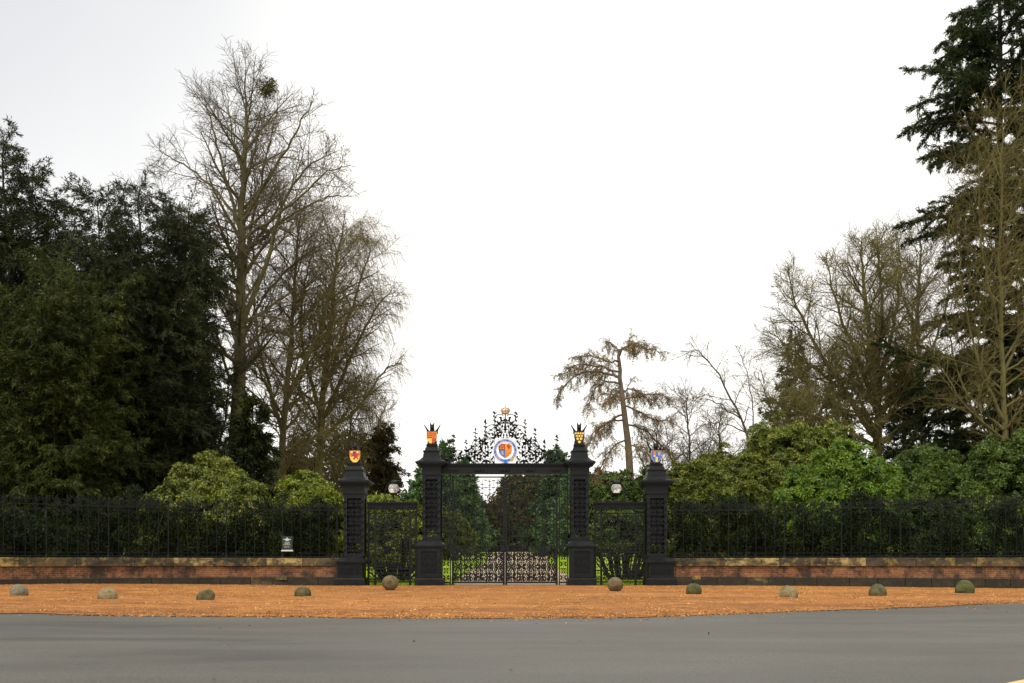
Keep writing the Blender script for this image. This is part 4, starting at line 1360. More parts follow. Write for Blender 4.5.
def spray(P_, R_, rng, n, L, W, spread=0.6, down=0.1, jit=0.05, t0=0.1):
    """needles and leaves along polylines, n in all, by length"""
    seg = np.linalg.norm(np.diff(P_, axis=1), axis=2).sum(1)
    idx = rng.choice(len(P_), n, p=seg / seg.sum())
    k = P_.shape[1]
    u = (t0 + (1 - t0) * rng.uniform(0, 1, n)) * (k - 1); i0 = np.minimum(u.astype(int), k - 2); f = (u - i0)[:, None]
    p = P_[idx, i0] * (1 - f) + P_[idx, i0 + 1] * f + rng.normal(0, jit, (n, 3))
    tan = unit(P_[idx, i0 + 1] - P_[idx, i0])
    d = tan + rng.normal(0, spread, (n, 3)); d[:, 2] -= down
    return leaf_quads(p, unit(d), L * rng.uniform(0.6, 1.4, n), W * rng.uniform(0.6, 1.4, n), rng)

def plant(name, loc, label, cat_, group=None):
    return empty(name, loc, label, cat_, group)

def put(name, parts, mat, parent, smooth=False):
    V, F = merge(parts)
    V = V - np.array(parent.location)
    return link(name, np_mesh(name, V, F, smooth), mat, parent)

# ---- conifer with tiers of drooping boughs
def conifer(name, base, H, rmax, seed, label, group, leafm, barkm, nleaf, z0=0.05, ang=1.45, droop=0.5, up=0.0, dens=3.2, pw=0.85, leafL=0.30, leafW=0.07, trunk_r=None, subd=2.6, lean=0.0, bulge=0.0, flat=0.75, cat_='tree', spread=0.5, irregular=0.25, sub_droop=0.4):
    rng = np.random.default_rng(seed)
    x, y = base; z = gz(x, y) - 0.1
    e = plant(name, (x, y, z), label, cat_, group)
    tr = trunk_r or H * 0.014
    T_ = poly([(x, y, z), (x + lean * 0.4, y, z + H * 0.5), (x + lean, y, z + H)], tr, 0.03, 14, rng, 0.03)
    ph = rng.uniform(0, 6.28, 4)
    def lf(t, pl):
        f = np.clip((t - z0) / (1 - z0), 0, 1)
        base_ = rmax * np.clip(1.02 - f, 0, 1) ** pw * (1 - bulge * np.clip(0.25 - f, 0, 1) * 4)
        return base_ * (1 + irregular * np.sin(t * 19 + ph[0]) * np.sin(t * 7 + ph[1])) + 0.25
    B = children(*T_, rng, dens, z0, 0.985, ang, 0.16, lf, 9, up=up, wig=0.22, rr=0.45, droop=droop, rmin=0.012)
    Sb = children(*B, rng, subd, 0.12, 1.0, 0.85, 0.2, lambda t, pl: pl * 0.42 * (1.05 - t) + 0.22, 5, wig=0.25, rr=0.55, rmin=0.006, droop=sub_droop, flat=flat)
    put('trunk', [tubes(*T_, 10), tubes(*B, 4), tubes(*Sb, 3)], barkm, e, True)
    put('crown', [spray(*B, rng, int(nleaf * 0.22), leafL, leafW, spread, 0.15, 0.06, 0.25), spray(*Sb, rng, int(nleaf * 0.78), leafL, leafW, spread, 0.15, 0.05, 0.0)], leafm, e)
    return e

# ---- broad many-stemmed evergreen (yew)
def yew(base, H, W, seed, label, leafm, nleaf, nst=7, leafL=0.22, leafW=0.042, group='dark evergreens behind the railing', crook=0.0):
    rng = np.random.default_rng(seed)
    x, y = base; z = gz(x, y) - 0.1
    e = plant('yew_tree', (x, y, z), label, 'tree', group)
    stems = []
    for i in range(nst):
        a = i * 2.4 + rng.uniform(-.3, .3)
        rr = (0.0 if i == 0 else rng.uniform(0.35, 0.72)) * W
        hh = H * (1.0 if i == 0 else rng.uniform(0.78, 0.99) * (1 - 0.20 * (rr / W) ** 2))
        dx, dy = math.cos(a) * rr, math.sin(a) * rr
        stems.append(poly([(x + dx * 0.06, y + dy * 0.06, z), (x + dx * 0.5, y + dy * 0.5, z + hh * 0.4), (x + dx * 0.85 + crook * (i == 0), y + dy * 0.85, z + hh * 0.75), (x + dx + crook * 1.5 * (i == 0), y + dy, z + hh)], 0.30 if i == 0 else 0.17, 0.02, 14, rng, 0.06))
    ST = cat(*stems)
    def lf(t, pl): return np.clip(W * (0.82 - 0.54 * t) + 0.25, 0.3, 9) * np.clip(0.45 + t * 3.0, 0, 1)
    B = children(*ST, rng, 5.0, 0.04, 0.99, 1.05, 0.22, lf, 8, up=0.30, wig=0.34, rr=0.45, droop=0.55, rmin=0.012)
    Sb = children(*B, rng, 3.4, 0.12, 1.0, 0.8, 0.25, lambda t, pl: pl * 0.40 * (1.1 - t) + 0.25, 5, wig=0.28, rr=0.55, rmin=0.006, droop=0.8, flat=0.6)
    put('trunk', [tubes(*ST, 8), tubes(*B, 4), tubes(*Sb, 3)], M['bark_dark'], e, True)
    put('crown', [spray(*B, rng, int(nleaf * 0.25), leafL, leafW, 0.55, 0.1, 0.07, 0.2), spray(*Sb, rng, int(nleaf * 0.75), leafL, leafW, 0.42, 0.22, 0.05)], leafm, e)
    return e

DT = 3.2      # how many fine twigs per metre of branchlet
# ---- bare broadleaf: hand-set stems and limbs, then three generations of branches
def bare(name, base, stems, seed, label, group, barkm, twigm, d1=1.1, d2=1.6, d3=3.2, L1=0.42, L2=0.45, L3=0.5, ang=0.85, up=0.5, droop2=0.1, droop3=0.1, t0=0.22, wig=0.22, rtw=0.0080, l1max=99, l2max=99, l3max=1.6, extra=0, cat_='tree', ground=True):
    rng = np.random.default_rng(seed)
    x, y = base; z = gz(x, y) - 0.1
    e = plant(name, (x, y, z), label, cat_, group)
    ST = cat(*[poly([tuple(p) for p in c], r0, r1, 18, rng, 0.05) for c, r0, r1 in stems])
    A_ = children(*ST, rng, d1 * 1.7, t0, 0.99, ang, 0.16, lambda t, pl: pl * L1 * (1.05 - t * 0.55) * np.clip((1 - t) * 4 + 0.22, 0, 1), 9, up=up * 0.7, wig=wig, rr=0.55, rmin=0.02, lmax=l1max)
    B_ = children(*A_, rng, d2 * 1.9, 0.12, 1.0, 0.75, 0.2, lambda t, pl: pl * L2 * (1.15 - t * 0.75) + 0.2, 7, up=up * 0.4, wig=wig * 1.3, rr=0.55, rmin=0.011, droop=droop2, lmax=l2max)
    C_ = children(*B_, rng, d3 * DT, 0.08, 1.0, 0.7, 0.22, lambda t, pl: pl * L3 * (1.15 - t * 0.7) + 0.18, 4, up=0.05, wig=wig * 1.5, rr=0.6, rmin=rtw, droop=droop3, lmax=l3max)
    put('trunk', [tubes(*ST, 9), tubes(*A_, 5)], barkm, e, True)
    parts = [tubes(*B_, 3), tubes(*C_, 3)]
    if extra:
        D_ = children(*C_, rng, extra, 0.1, 1.0, 0.6, 0.2, lambda t, pl: pl * 0.5 + 0.1, 4, wig=0.3, rr=0.7, rmin=rtw * 0.8, droop=droop3, lmax=l3max)
        parts.append(tubes(*D_, 3))
    put('crown', parts, twigm, e)
    return e

# ---- leafy shrub built from many clumps of whorled leaves
def shrub(base, lobes, seed, label, leafm, nclump, nwhorl, leafL=0.17, leafW=0.062, clump=0.5, per=7, name='rhododendron_bush', group='evergreen bushes in the park', zfloor=None, cat_='bush'):
    """lobes: (dx, dy, z, rx, ry, rz) ellipsoids about the base"""
    rng = np.random.default_rng(seed)
    nclump = int(nclump * 1.35); nwhorl = int(nwhorl * 2.2)
    x, y = base; g = gz(x, y) - 0.05
    e = plant(name, (x, y, g), label, cat_, group)
    lb = np.array(lobes, float)
    area = lb[:, 3] * lb[:, 4] + lb[:, 3] * lb[:, 5]
    li = rng.choice(len(lb), nclump, p=area / area.sum())
    dirs = unit(rng.normal(0, 1, (nclump, 3)))
    dirs[:, 2] = np.where(dirs[:, 2] < -0.35, -dirs[:, 2], dirs[:, 2])
    rad_ = np.where(rng.uniform(0, 1, nclump) < 0.16, rng.uniform(1.0, 1.17, nclump), rng.uniform(0.66, 1.0, nclump) ** 0.7)
    cc = lb[li, :3] + dirs * lb[li, 3:6] * rad_[:, None]
    keep = np.ones(nclump, bool)
    for q in lb:
        keep &= (((cc - q[:3]) / q[3:6]) ** 2).sum(1) > 0.5
    keep &= cc[:, 2] > 0.1
    cc = cc[keep]; dirs = dirs[keep]; nc = len(cc)
    cs = clump * rng.uniform(0.55, 1.3, nc)
    wi = rng.integers(0, nc, nwhorl)
    wd = unit(rng.normal(0, 1, (nwhorl, 3)) + dirs[wi] * 0.9 + np.array([0, 0, 0.45]))
    wp = cc[wi] + wd * cs[wi][:, None] * rng.uniform(0.55, 1.0, (nwhorl, 1)) * np.array([1, 1, 0.8])
    keep = wp[:, 2] > 0.05
    wp = wp[keep]; wd = wd[keep]; m = len(wp)
    ax = unit(wd + np.array([0, 0, 0.5]) + rng.normal(0, 0.35, (m, 3)))
    u = unit(np.cross(ax, rng.normal(0, 1, (m, 3)))); v = np.cross(ax, u)
    a = (np.arange(per) * 2 * np.pi / per)[None, :] + rng.uniform(0, 6.28, (m, 1)) + rng.normal(0, 0.2, (m, per))
    tilt = rng.normal(0.15, 0.3, (m, per))
    d = u[:, None] * np.cos(a)[..., None] + v[:, None] * np.sin(a)[..., None] + ax[:, None] * tilt[..., None]
    d = unit(d).reshape(-1, 3)
    p = np.repeat(wp, per, axis=0) + d * 0.015
    # leaf blades face along the whorl axis so that they catch the sky
    axr = np.repeat(ax, per, axis=0)
    s = unit(np.cross(d, axr)); nrm = np.cross(s, d)
    L = (leafL * rng.uniform(0.7, 1.3, len(p)))[:, None]; W = (leafW * rng.uniform(0.75, 1.25, len(p)))[:, None]
    V = np.empty((len(p), 4, 3))
    V[:, 0] = p; V[:, 1] = p + d * L * 0.55 + s * W * 0.5 + nrm * L * 0.05; V[:, 2] = p + d * L - nrm * L * 0.12; V[:, 3] = p + d * L * 0.55 - s * W * 0.5 + nrm * L * 0.05
    me = np_mesh('foliage', V.reshape(-1, 3), np.arange(4 * len(p)).reshape(-1, 4), False)
    # stems from the root to the clumps
    ns = min(nc, 60)
    sel = rng.choice(nc, ns, replace=False)
    end = cc[sel]
    root = np.stack([end[:, 0] * 0.35, end[:, 1] * 0.35, np.zeros(ns)], 1)
    mid_ = root * 0.4 + end * 0.6 + rng.normal(0, 0.15, (ns, 3)); mid_[:, 2] *= 0.8
    Pp = np.stack([root, root * 0.6 + mid_ * 0.4, mid_, mid_ * 0.4 + end * 0.6, end], 1)
    Rr = np.tile(np.array([0.05, 0.04, 0.03, 0.02, 0.008]), (ns, 1))
    st = tubes(Pp, Rr, 5)
    link('stems', np_mesh('stems', *st, True), M['bark_dark'], e)
    link('foliage', me, leafm, e)
    return e

def hedge(path, off0, off1, z1, seed, label, leafm, n, leafL=0.13, leafW=0.045, u0=0.3):
    rng = np.random.default_rng(seed)
    p, s = resample(path, 0.1)
    tan = np.gradient(p, axis=0); tan = unit(tan)
    nrm = np.stack([-tan[:, 1], tan[:, 0], tan[:, 2] * 0], 1)
    if nrm[5, 1] < 0: nrm = -nrm
    ncl = int(s[-1] * 22)
    u = rng.uniform(u0, s[-1], ncl)
    o = off0 + (off1 - off0) * rng.uniform(0, 1, ncl) ** 1.6
    hz = z1 + 0.30 * np.sin(u * 0.9) + 0.25 * np.sin(u * 2.3 + 1) + rng.normal(0, 0.12, ncl)
    zz = hz * (rng.uniform(0, 1, ncl) ** 0.8)
    cc = np.stack([np.interp(u, s, p[:, 0]) + np.interp(u, s, nrm[:, 0]) * o, np.interp(u, s, p[:, 1]) + np.interp(u, s, nrm[:, 1]) * o, zz], 1)
    wi = rng.integers(0, ncl, n)
    wd = unit(rng.normal(0, 1, (n, 3)) + np.array([0, -0.4, 0.3]))
    pp = cc[wi] + wd * (0.38 * rng.uniform(0.4, 1.0, (n, 1)))
    # none of it grows through the railing
    d = unit(wd + rng.normal(0, 0.6, (n, 3)) + np.array([0, 0, 0.2]))
    e = plant('laurel_hedge', (float(p[len(p) // 3][0]), float(p[len(p) // 3][1] + 2), 0), label, 'hedge', 'dark hedges behind the railings')
    lf = leaf_quads(pp, d, leafL * rng.uniform(0.7, 1.3, n), leafW * rng.uniform(0.7, 1.3, n), rng)
    put('foliage', [lf], leafm, e)
    ns = int(s[-1] * 2.2)
    u = rng.uniform(u0, s[-1], ns); o = rng.uniform(off0 + 0.3, off1, ns)
    x0 = np.interp(u, s, p[:, 0]) + np.interp(u, s, nrm[:, 0]) * o; y0 = np.interp(u, s, p[:, 1]) + np.interp(u, s, nrm[:, 1]) * o
    Q = np.zeros((ns, 6, 3)); ln = rng.normal(0, 0.35, (ns, 2))
    for k in range(6):
        Q[:, k, 0] = x0 + ln[:, 0] * k * 0.5; Q[:, k, 1] = y0 + np.abs(ln[:, 1]) * k * 0.2; Q[:, k, 2] = (z1 * 0.95) * k / 5
    Q[:, 1:] += rng.normal(0, 0.08, (ns, 5, 3))
    put('stems', [tubes(Q, np.tile(np.linspace(0.035, 0.01, 6), (ns, 1)), 5)], M['bark_grey'], e)
    return e

# ------------------------------------------------------------------ hedges behind the railings
hedge(WALL_L, 0.75, 3.2, 3.45, 11, 'dark laurel hedge behind the railing with the notice', M['hedge'], 150000)
hedge(WALL_R, 0.75, 3.2, 3.45, 12, 'dark laurel hedge behind the railing without a notice', M['hedge'], 150000)

def XY(px, d): return ((px - 512) * d / 1000.0, d - D0)
def HH(py, d): return EYE + (562 - py) * d / 1000.0

# ------------------------------------------------------------------ bushes
def lob(d, *ls):
    """lobes given as (px offset, depth offset, centre height, rx, ry, rz) in metres"""
    return list(ls)
shrub(XY(207, 48), [(0, 0, 2.6, 2.5, 2.0, 2.9), (-1.6, -0.3, 1.9, 1.7, 1.5, 2.4), (1.6, 0, 2.2, 1.6, 1.6, 2.6), (0.4, 0.2, 3.6, 1.5, 1.4, 2.05)], 31, 'rounded olive green rhododendron bush at the foot of the tall bare tree', M['rhodo'], 420, 6500)
shrub(XY(306, 49), [(0, 0, 2.3, 1.6, 1.4, 2.7), (-0.8, 0, 1.8, 1.2, 1.2, 2.4), (0.9, 0, 1.9, 1.0, 1.1, 2.3)], 32, 'bright yellow green bush beside the orange shield pillar', M['rhodo_lime'], 260, 4600)
shrub(XY(394, 50), [(0, 0, 1.7, 1.7, 1.1, 2.2), (-1.2, 0.3, 1.6, 1.2, 1.0, 2.1), (1.0, 0.5, 1.6, 1.1, 1.0, 2.0)], 33, 'yellow green bush seen through the pedestrian gate with the brownish ball', M['rhodo_lime'], 260, 4000)
shrub(XY(446, 84), [(0, 0, 1.6, 2.2, 1.6, 2.2), (-1.4, 0, 1.4, 1.4, 1.2, 2.0)], 34, 'olive bush on the lawn seen through the main gate, beside the drive', M['rhodo_olive'], 220, 3200, leafL=0.18, leafW=0.06)
shrub(XY(622, 51), [(0, 0, 2.3, 1.9, 1.2, 2.7), (-1.0, 0.2, 2.0, 1.3, 1.1, 2.8), (1.2, 0.2, 2.6, 1.3, 1.1, 2.9)], 35, 'dark green bush seen through the side gate under the larch', M['rhodo_dark'], 280, 4600)
shrub(XY(668, 52), [(0, 0, 2.6, 1.5, 1.4, 2.9), (0.8, 0, 2.4, 1.4, 1.4, 3.0)], 36, 'olive rhododendron bush right behind the blue shield pillar', M['rhodo_olive'], 240, 3800)
shrub(XY(722, 51), [(0, 0, 3.0, 2.0, 1.7, 3.3), (-1.4, 0, 2.4, 1.4, 1.3, 3.1), (1.4, 0.3, 3.2, 1.7, 1.5, 3.5)], 37, 'large olive brown rhododendron bush between the pillar and the bright green bush', M['rhodo_olive'], 420, 6400)
shrub(XY(806, 53), [(-0.9, 0.5, 4.2, 2.4, 1.9, 4.0), (1.0, 0.4, 4.0, 2.2, 1.8, 3.9), (0, 0, 3.0, 2.8, 1.8, 3.2)], 38, 'tall rhododendron bush with a rounded yellowish top, highest of the row', M['rhodo'], 480, 7200)
shrub(XY(842, 48), [(0, 0, 3.1, 2.1, 1.4, 3.1), (-1.6, 0, 2.6, 1.5, 1.2, 3.0), (1.6, 0, 2.7, 1.2, 1.2, 3.1)], 39, 'fresh bright green bush in front of the tall rhododendron', M['rhodo_green'], 440, 7600)
shrub(XY(928, 51), [(0, 0, 3.1, 1.9, 1.4, 3.4), (-1.0, 0, 2.8, 1.4, 1.3, 3.2), (1.2, 0, 2.7, 1.4, 1.3, 3.0)], 40, 'mid green bush between the bright bush and the darkest one', M['rhodo_dark'], 380, 6200)
shrub(XY(1005, 48), [(0, 0, 3.3, 2.1, 1.4, 3.4), (1.8, 0, 3.2, 1.8, 1.4, 3.6), (-1.2, 0, 2.4, 1.2, 1.2, 2.8)], 41, 'darkest evergreen bush beneath the tall fir', M['rhodo_dark'], 400, 6200)

# ------------------------------------------------------------------ dark evergreens on the left
yew(XY(4, 56), HH(144, 56), 4.6, 51, 'tallest black green yew with a crooked tip at the edge of the park', M['yew_dark'], 330000, 9)
yew(XY(140, 55), HH(192, 55), 6.3, 52, 'broad black green yew in front of the tall bare lime tree', M['yew_dark'], 520000, 15)
yew(XY(55, 49), HH(268, 49), 5.2, 53, 'lower olive tinged yew spreading over the railing', M['yew_olive'], 340000, 11)
yew(XY(-70, 50), HH(200, 50), 5.0, 54, 'olive yew mostly cut by the edge of the view', M['yew_olive'], 110000, 8)
conifer('young_conifer', XY(252, 54), HH(400, 54), 2.4, 55, 'small dark conifer between the broad yew and the rhododendron', 'dark evergreens behind the railing', M['yew_dark'], M['bark_dark'], 45000, z0=0.03, droop=0.25, ang=1.2, dens=7, flat=0.4)
yew(XY(190, 60), HH(330, 60), 3.6, 56, 'dark yew low behind the olive rhododendron', M['yew_dark'], 110000, 7)

# ------------------------------------------------------------------ the tall lime and the brown bare trees
def Q(px, py, d, dy=0.0):
    p = P(px, py, d + dy); return (p.x, p.y, p.z)
d = 62
bare('lime_tree', XY(236, d), [
    ([Q(236, 540, d), Q(237, 400, d), Q(241, 300, d), Q(243, 200, d), Q(246, 130, d), Q(246, 72, d)], 0.56, 0.02),
    ([Q(238, 345, d), Q(222, 300, d, 1), Q(190, 245, d, 2), Q(160, 208, d, 2.5), Q(133, 186, d, 3)], 0.15, 0.015),
    ([Q(240, 330, d), Q(268, 260, d, -1), Q(285, 200, d, -1.5), Q(310, 165, d, -2), Q(340, 150, d, -2.2)], 0.18, 0.015),
    ([Q(241, 290, d), Q(256, 210, d, 1), Q(268, 150, d, 1.5), Q(282, 95, d, 1.8)], 0.14, 0.015),
    ([Q(243, 240, d), Q(226, 180, d, -1), Q(212, 125, d, -2), Q(205, 98, d, -2.4)], 0.13, 0.015),
    ([Q(239, 370, d), Q(215, 340, d, -1.5), Q(192, 300, d, -2.5), Q(165, 265, d, -3)], 0.13, 0.015),
    ([Q(242, 255, d), Q(285, 220, d, 2.5), Q(325, 198, d, 4), Q(352, 196, d, 5)], 0.13, 0.015),
    ([Q(243, 225, d), Q(205, 180, d, 3), Q(172, 158, d, 4), Q(158, 150, d, 4)], 0.11, 0.015),
    ([Q(239, 350, d), Q(262, 300, d, 2.5), Q(305, 255, d, 4), Q(345, 235, d, 4.5)], 0.13, 0.015),
    ([Q(244, 180, d), Q(232, 130, d, 2), Q(226, 82, d, 3)], 0.09, 0.015),
    ([Q(244, 215, d), Q(280, 160, d, -2), Q(304, 118, d, -3), Q(312, 102, d, -3)], 0.11, 0.015),
    ([Q(242, 240, d), Q(290, 205, d, -3), Q(330, 170, d, -4), Q(350, 165, d, -4)], 0.10, 0.015),
    ([Q(242, 270, d), Q(210, 235, d, -3), Q(185, 215, d, -5)], 0.11, 0.015),
  ], 61, 'tallest bare lime tree with a pale trunk and a mistletoe ball near its top', 'bare winter trees', M['bark_lime'], M['twig_grey'], d1=0.95, d2=1.7, d3=2.5, L1=0.32, L2=0.5, L3=0.55, t0=0.2, up=0.5, ang=0.92, l1max=4.6, l2max=2.6, l3max=1.2, rtw=0.0095)
# mistletoe ball
def mistletoe():
    c = P(268, 88, d)
    rng = np.random.default_rng(4)
    n = 900
    v = unit(rng.normal(0, 1, (n, 3)))
    p = np.array(c) + v * (0.62 * rng.uniform(0.1, 1.0, (n, 1)) ** 0.7)
    lf = leaf_quads(p, unit(v + rng.normal(0, .5, (n, 3))), 0.2 * rng.uniform(.6, 1.3, n), 0.05 * rng.uniform(.7, 1.3, n), rng)
    e = plant('mistletoe', tuple(c), 'round olive mistletoe ball high in the tallest bare tree', 'mistletoe')
    put('leaves', [lf], M['mistletoe'], e)
    Pp = np.array(c)[None, None] + v[:50, None] * np.linspace(0, .6, 4)[None, :, None]
    put('stems', [tubes(Pp, np.full((50, 4), 0.012), 3)], M['twig_olive'], e)
mistletoe()
d = 66
bare('hornbeam_tree', XY(283, d), [
    ([Q(280, 540, d), Q(284, 420, d), Q(292, 330, d), Q(297, 250, d), Q(300, 205, d)], 0.30, 0.025),
    ([Q(282, 430, d), Q(262, 360, d, 1), Q(255, 300, d, 1), Q(262, 255, d, 1)], 0.16, 0.02),
    ([Q(286, 400, d), Q(320, 330, d, -1), Q(335, 270, d, -1.5), Q(340, 235, d, -2)], 0.18, 0.02),
    ([Q(284, 420, d), Q(270, 390, d, -2), Q(250, 345, d, -2.5)], 0.12, 0.02)],
  62, 'slender brown bare tree standing close behind the tallest bare tree', 'bare winter trees', M['bark_moss'], M['twig_brown'], d1=1.5, d2=2.2, d3=3.0, L1=0.34, L2=0.5, L3=0.5, t0=0.12, up=0.35, l1max=4.0, l2max=2.4, l3max=1.3, droop3=0.35)
d = 70
bare('weeping_tree', XY(318, d), [
    ([Q(316, 540, d), Q(320, 430, d), Q(328, 340, d), Q(336, 270, d), Q(345, 215, d)], 0.34, 0.025),
    ([Q(318, 430, d), Q(350, 360, d, 1), Q(375, 310, d, 1), Q(396, 290, d, 1)], 0.18, 0.02),
    ([Q(319, 410, d), Q(302, 340, d, -1), Q(306, 280, d, -1.5), Q(318, 232, d, -2)], 0.16, 0.02),
    ([Q(318, 440, d), Q(355, 410, d, -1), Q(385, 370, d, -1.5), Q(402, 362, d, -2)], 0.16, 0.02),
    ([Q(322, 400, d), Q(348, 320, d, 2), Q(366, 262, d, 2), Q(372, 245, d, 2)], 0.15, 0.02)],
  63, 'brown bare tree with fine twigs hanging down toward the gate', 'bare winter trees', M['bark_moss'], M['twig_brown'], d1=1.3, d2=1.8, d3=2.3, L1=0.34, L2=0.55, L3=1.2, t0=0.12, up=0.3, l1max=4.0, l2max=2.6, l3max=3.0, droop2=0.7, droop3=2.8)
d = 74
bare('understorey_tree', XY(345, d), [
    ([Q(345, 545, d), Q(347, 480, d), Q(352, 420, d), Q(356, 380, d)], 0.16, 0.02),
    ([Q(346, 500, d), Q(325, 450, d), Q(312, 410, d)], 0.1, 0.02), ([Q(346, 490, d), Q(372, 440, d), Q(388, 400, d)], 0.1, 0.02)],
  64, 'low twiggy thicket tree beneath the hanging brown twigs', 'bare winter trees', M['bark_moss'], M['twig_olive'], d1=2.2, d2=2.6, d3=3.2, L1=0.5, L2=0.5, t0=0.08, up=0.3, l1max=3, l2max=1.8, l3max=1.2)
conifer('holly_tree', XY(384, 72), HH(432, 72), 2.3, 65, 'dense rusty brown evergreen behind the first side gate lantern', 'evergreens beyond the gate', M['pine_brown'], M['bark_dark'], 36000, z0=0.02, ang=1.1, droop=0.2, pw=0.6, dens=15, flat=0.2, spread=0.8, leafL=0.24)
conifer('holly_tree', XY(300, 78), HH(455, 78), 3.6, 66, 'dark brown evergreen low behind the slender bare tree', 'evergreens beyond the gate', M['pine_brown'], M['bark_dark'], 40000, z0=0.02, ang=1.1, droop=0.2, pw=0.6, dens=15, flat=0.2, spread=0.8, leafL=0.24)
conifer('holly_tree', XY(250, 80), HH(440, 80), 3.6, 67, 'dark brown evergreen low behind the pale trunk of the tallest tree', 'evergreens beyond the gate', M['pine_brown'], M['bark_dark'], 40000, z0=0.02, ang=1.1, droop=0.2, pw=0.6, dens=15, flat=0.2, spread=0.8, leafL=0.24)

# ------------------------------------------------------------------ conifers beyond the gate
for i, (px, py, dd, rw, lab, mm) in enumerate([
    (446, 442, 98, 2.2, 'blue green conifer peeping over the lintel beside the red shield pillar', 'pine'),
    (464, 457, 104, 2.3, 'second conifer of the pair beside the red shield pillar, slightly shorter', 'pine'),
    (424, 470, 90, 2.8, 'conifer half hidden behind the red shield pillar', 'pine'),
    (514, 468, 136, 4.0, 'conifer behind the overthrow, just right of the sky gap above the drive', 'pine'),
    (532, 466, 134, 4.2, 'broad conifer seen through the upper part of the main gate under the coat of arms', 'pine'),
    (555, 447, 100, 2.3, 'dark conifer rising over the lintel beside the black shield pillar', 'pine'),
    (575, 462, 96, 3.2, 'conifer behind the black shield pillar', 'pine'),
    (490, 512, 138, 3.6, 'short conifer at the far end of the drive under the sky gap', 'yew_olive'),
    (470, 488, 128, 3.6, 'conifer at the far end of the drive on the side of the red shield pillar', 'pine'),
    (546, 492, 132, 4.0, 'far dark conifer closing the view along the drive', 'pine'),
    (503, 508, 142, 4.2, 'farthest conifer directly behind the meeting of the gate leaves', 'pine'),
    (598, 470, 100, 3.2, 'brownish conifer beyond the side gate under the larch', 'pine_brown'),
    (640, 478, 96, 3.6, 'low brownish conifer behind the blue shield beast', 'pine_brown'),
  ]):
    conifer('park_conifer', XY(px, dd), HH(py, dd) - gz(*XY(px, dd)), rw, 70 + i, lab, 'evergreens beyond the gate', M[mm], M['bark_dark'], 26000, z0=0.02, ang=1.15, droop=0.35, pw=0.62, leafL=0.40, leafW=0.12, dens=12.0, subd=3.4, flat=0.3, spread=0.7)

# ------------------------------------------------------------------ dead flat-topped larch
def larch():
    d = 80
    rng = np.random.default_rng(91)
    x, y = XY(628, d)
    e = plant('larch_tree', (x, y, gz(x, y) - 0.1), 'half dead brown larch with a leaning trunk and flat wind swept top', 'tree')
    T_ = poly([Q(633, 540, d), Q(630, 470, d), Q(625, 420, d), Q(620, 380, d), Q(619.5, 349, d)], 0.40, 0.12, 18, rng, 0.04)
    limbs = [
        ([Q(619.5, 352, d), Q(632, 345, d, .5), Q(648, 350, d, 1), Q(664, 352, d, 1)], .10),
        ([Q(619.5, 352, d), Q(612, 344, d, .5), Q(606, 343, d, .5)], .07),
        ([Q(620, 362, d), Q(604, 360, d, -1), Q(588, 356, d, -1.5), Q(578, 358, d, -1.5)], .10),
        ([Q(620, 378, d), Q(600, 372, d, 1), Q(580, 374, d, 2), Q(562, 388, d, 2.5), Q(556, 402, d, 2.5)], .12),
        ([Q(620, 372, d), Q(597, 366, d, 2), Q(575, 366, d, 3), Q(560, 374, d, 4)], .10),
        ([Q(620, 384, d), Q(602, 384, d, -1), Q(592, 395, d, -1.5), Q(588, 410, d, -2)], .09),
        ([Q(622, 392, d), Q(634, 390, d, 1), Q(648, 400, d, 2), Q(660, 402, d, 2.5)], .09),
        ([Q(622, 400, d), Q(640, 396, d, -1), Q(656, 394, d, -2), Q(668, 398, d, -2)], .09),
        ([Q(622, 398, d), Q(612, 395, d, -2), Q(606, 404, d, -3)], .07),
        ([Q(623, 405, d), Q(640, 412, d, 0), Q(656, 420, d, 0), Q(672, 418, d, .5)], .09),
        ([Q(624, 415, d), Q(608, 422, d, 1), Q(594, 436, d, 1), Q(586, 450, d, 1)], .10),
        ([Q(625, 420, d), Q(604, 424, d, -1), Q(588, 440, d, -2), Q(580, 462, d, -2)], .09),
        ([Q(625, 425, d), Q(645, 430, d, 1), Q(660, 445, d, 2), Q(672, 455, d, 2)], .09),
        ([Q(626, 440, d), Q(612, 448, d, -1), Q(600, 470, d, -1), Q(596, 490, d, -1)], .08),
        ([Q(627, 445, d), Q(645, 450, d, -1), Q(655, 470, d, -1)], .08),
        ([Q(620, 355, d), Q(626, 346, d, -1.5), Q(636, 343, d, -3), Q(644, 347, d, -4)], .08),
        ([Q(621, 388, d), Q(618, 392, d, 2), Q(612, 402, d, 4)], .07)]
    Lm = cat(*[poly(c, r, 0.025, 12, rng, 0.06) for c, r in limbs])
    B_ = children(*Lm, rng, 5.5, 0.12, 1.0, 0.85, 0.25, lambda t, pl: 1.4 * (1.1 - 0.6 * t) + 0 * pl, 6, wig=0.3, rr=0.5, rmin=0.014, droop=1.0, flat=0.5)
    C_ = children(*B_, rng, 5.0, 0.1, 1.0, 0.8, 0.3, lambda t, pl: pl * 0.4 + 0.25, 5, wig=0.3, rr=0.6, rmin=0.009, droop=1.7)
    put('trunk', [tubes(*T_, 10), tubes(*Lm, 5)], M['bark_larch'], e, True)
    put('twigs', [tubes(*B_, 3), tubes(*C_, 3)], M['twig_brown'], e)
    put('crown', [spray(*C_, rng, 34000, 0.14, 0.035, 0.8, 0.3, 0.05), spray(*B_, rng, 9000, 0.14, 0.04, 0.8, 0.3, 0.06)], M['larch_spray'], e)
larch()

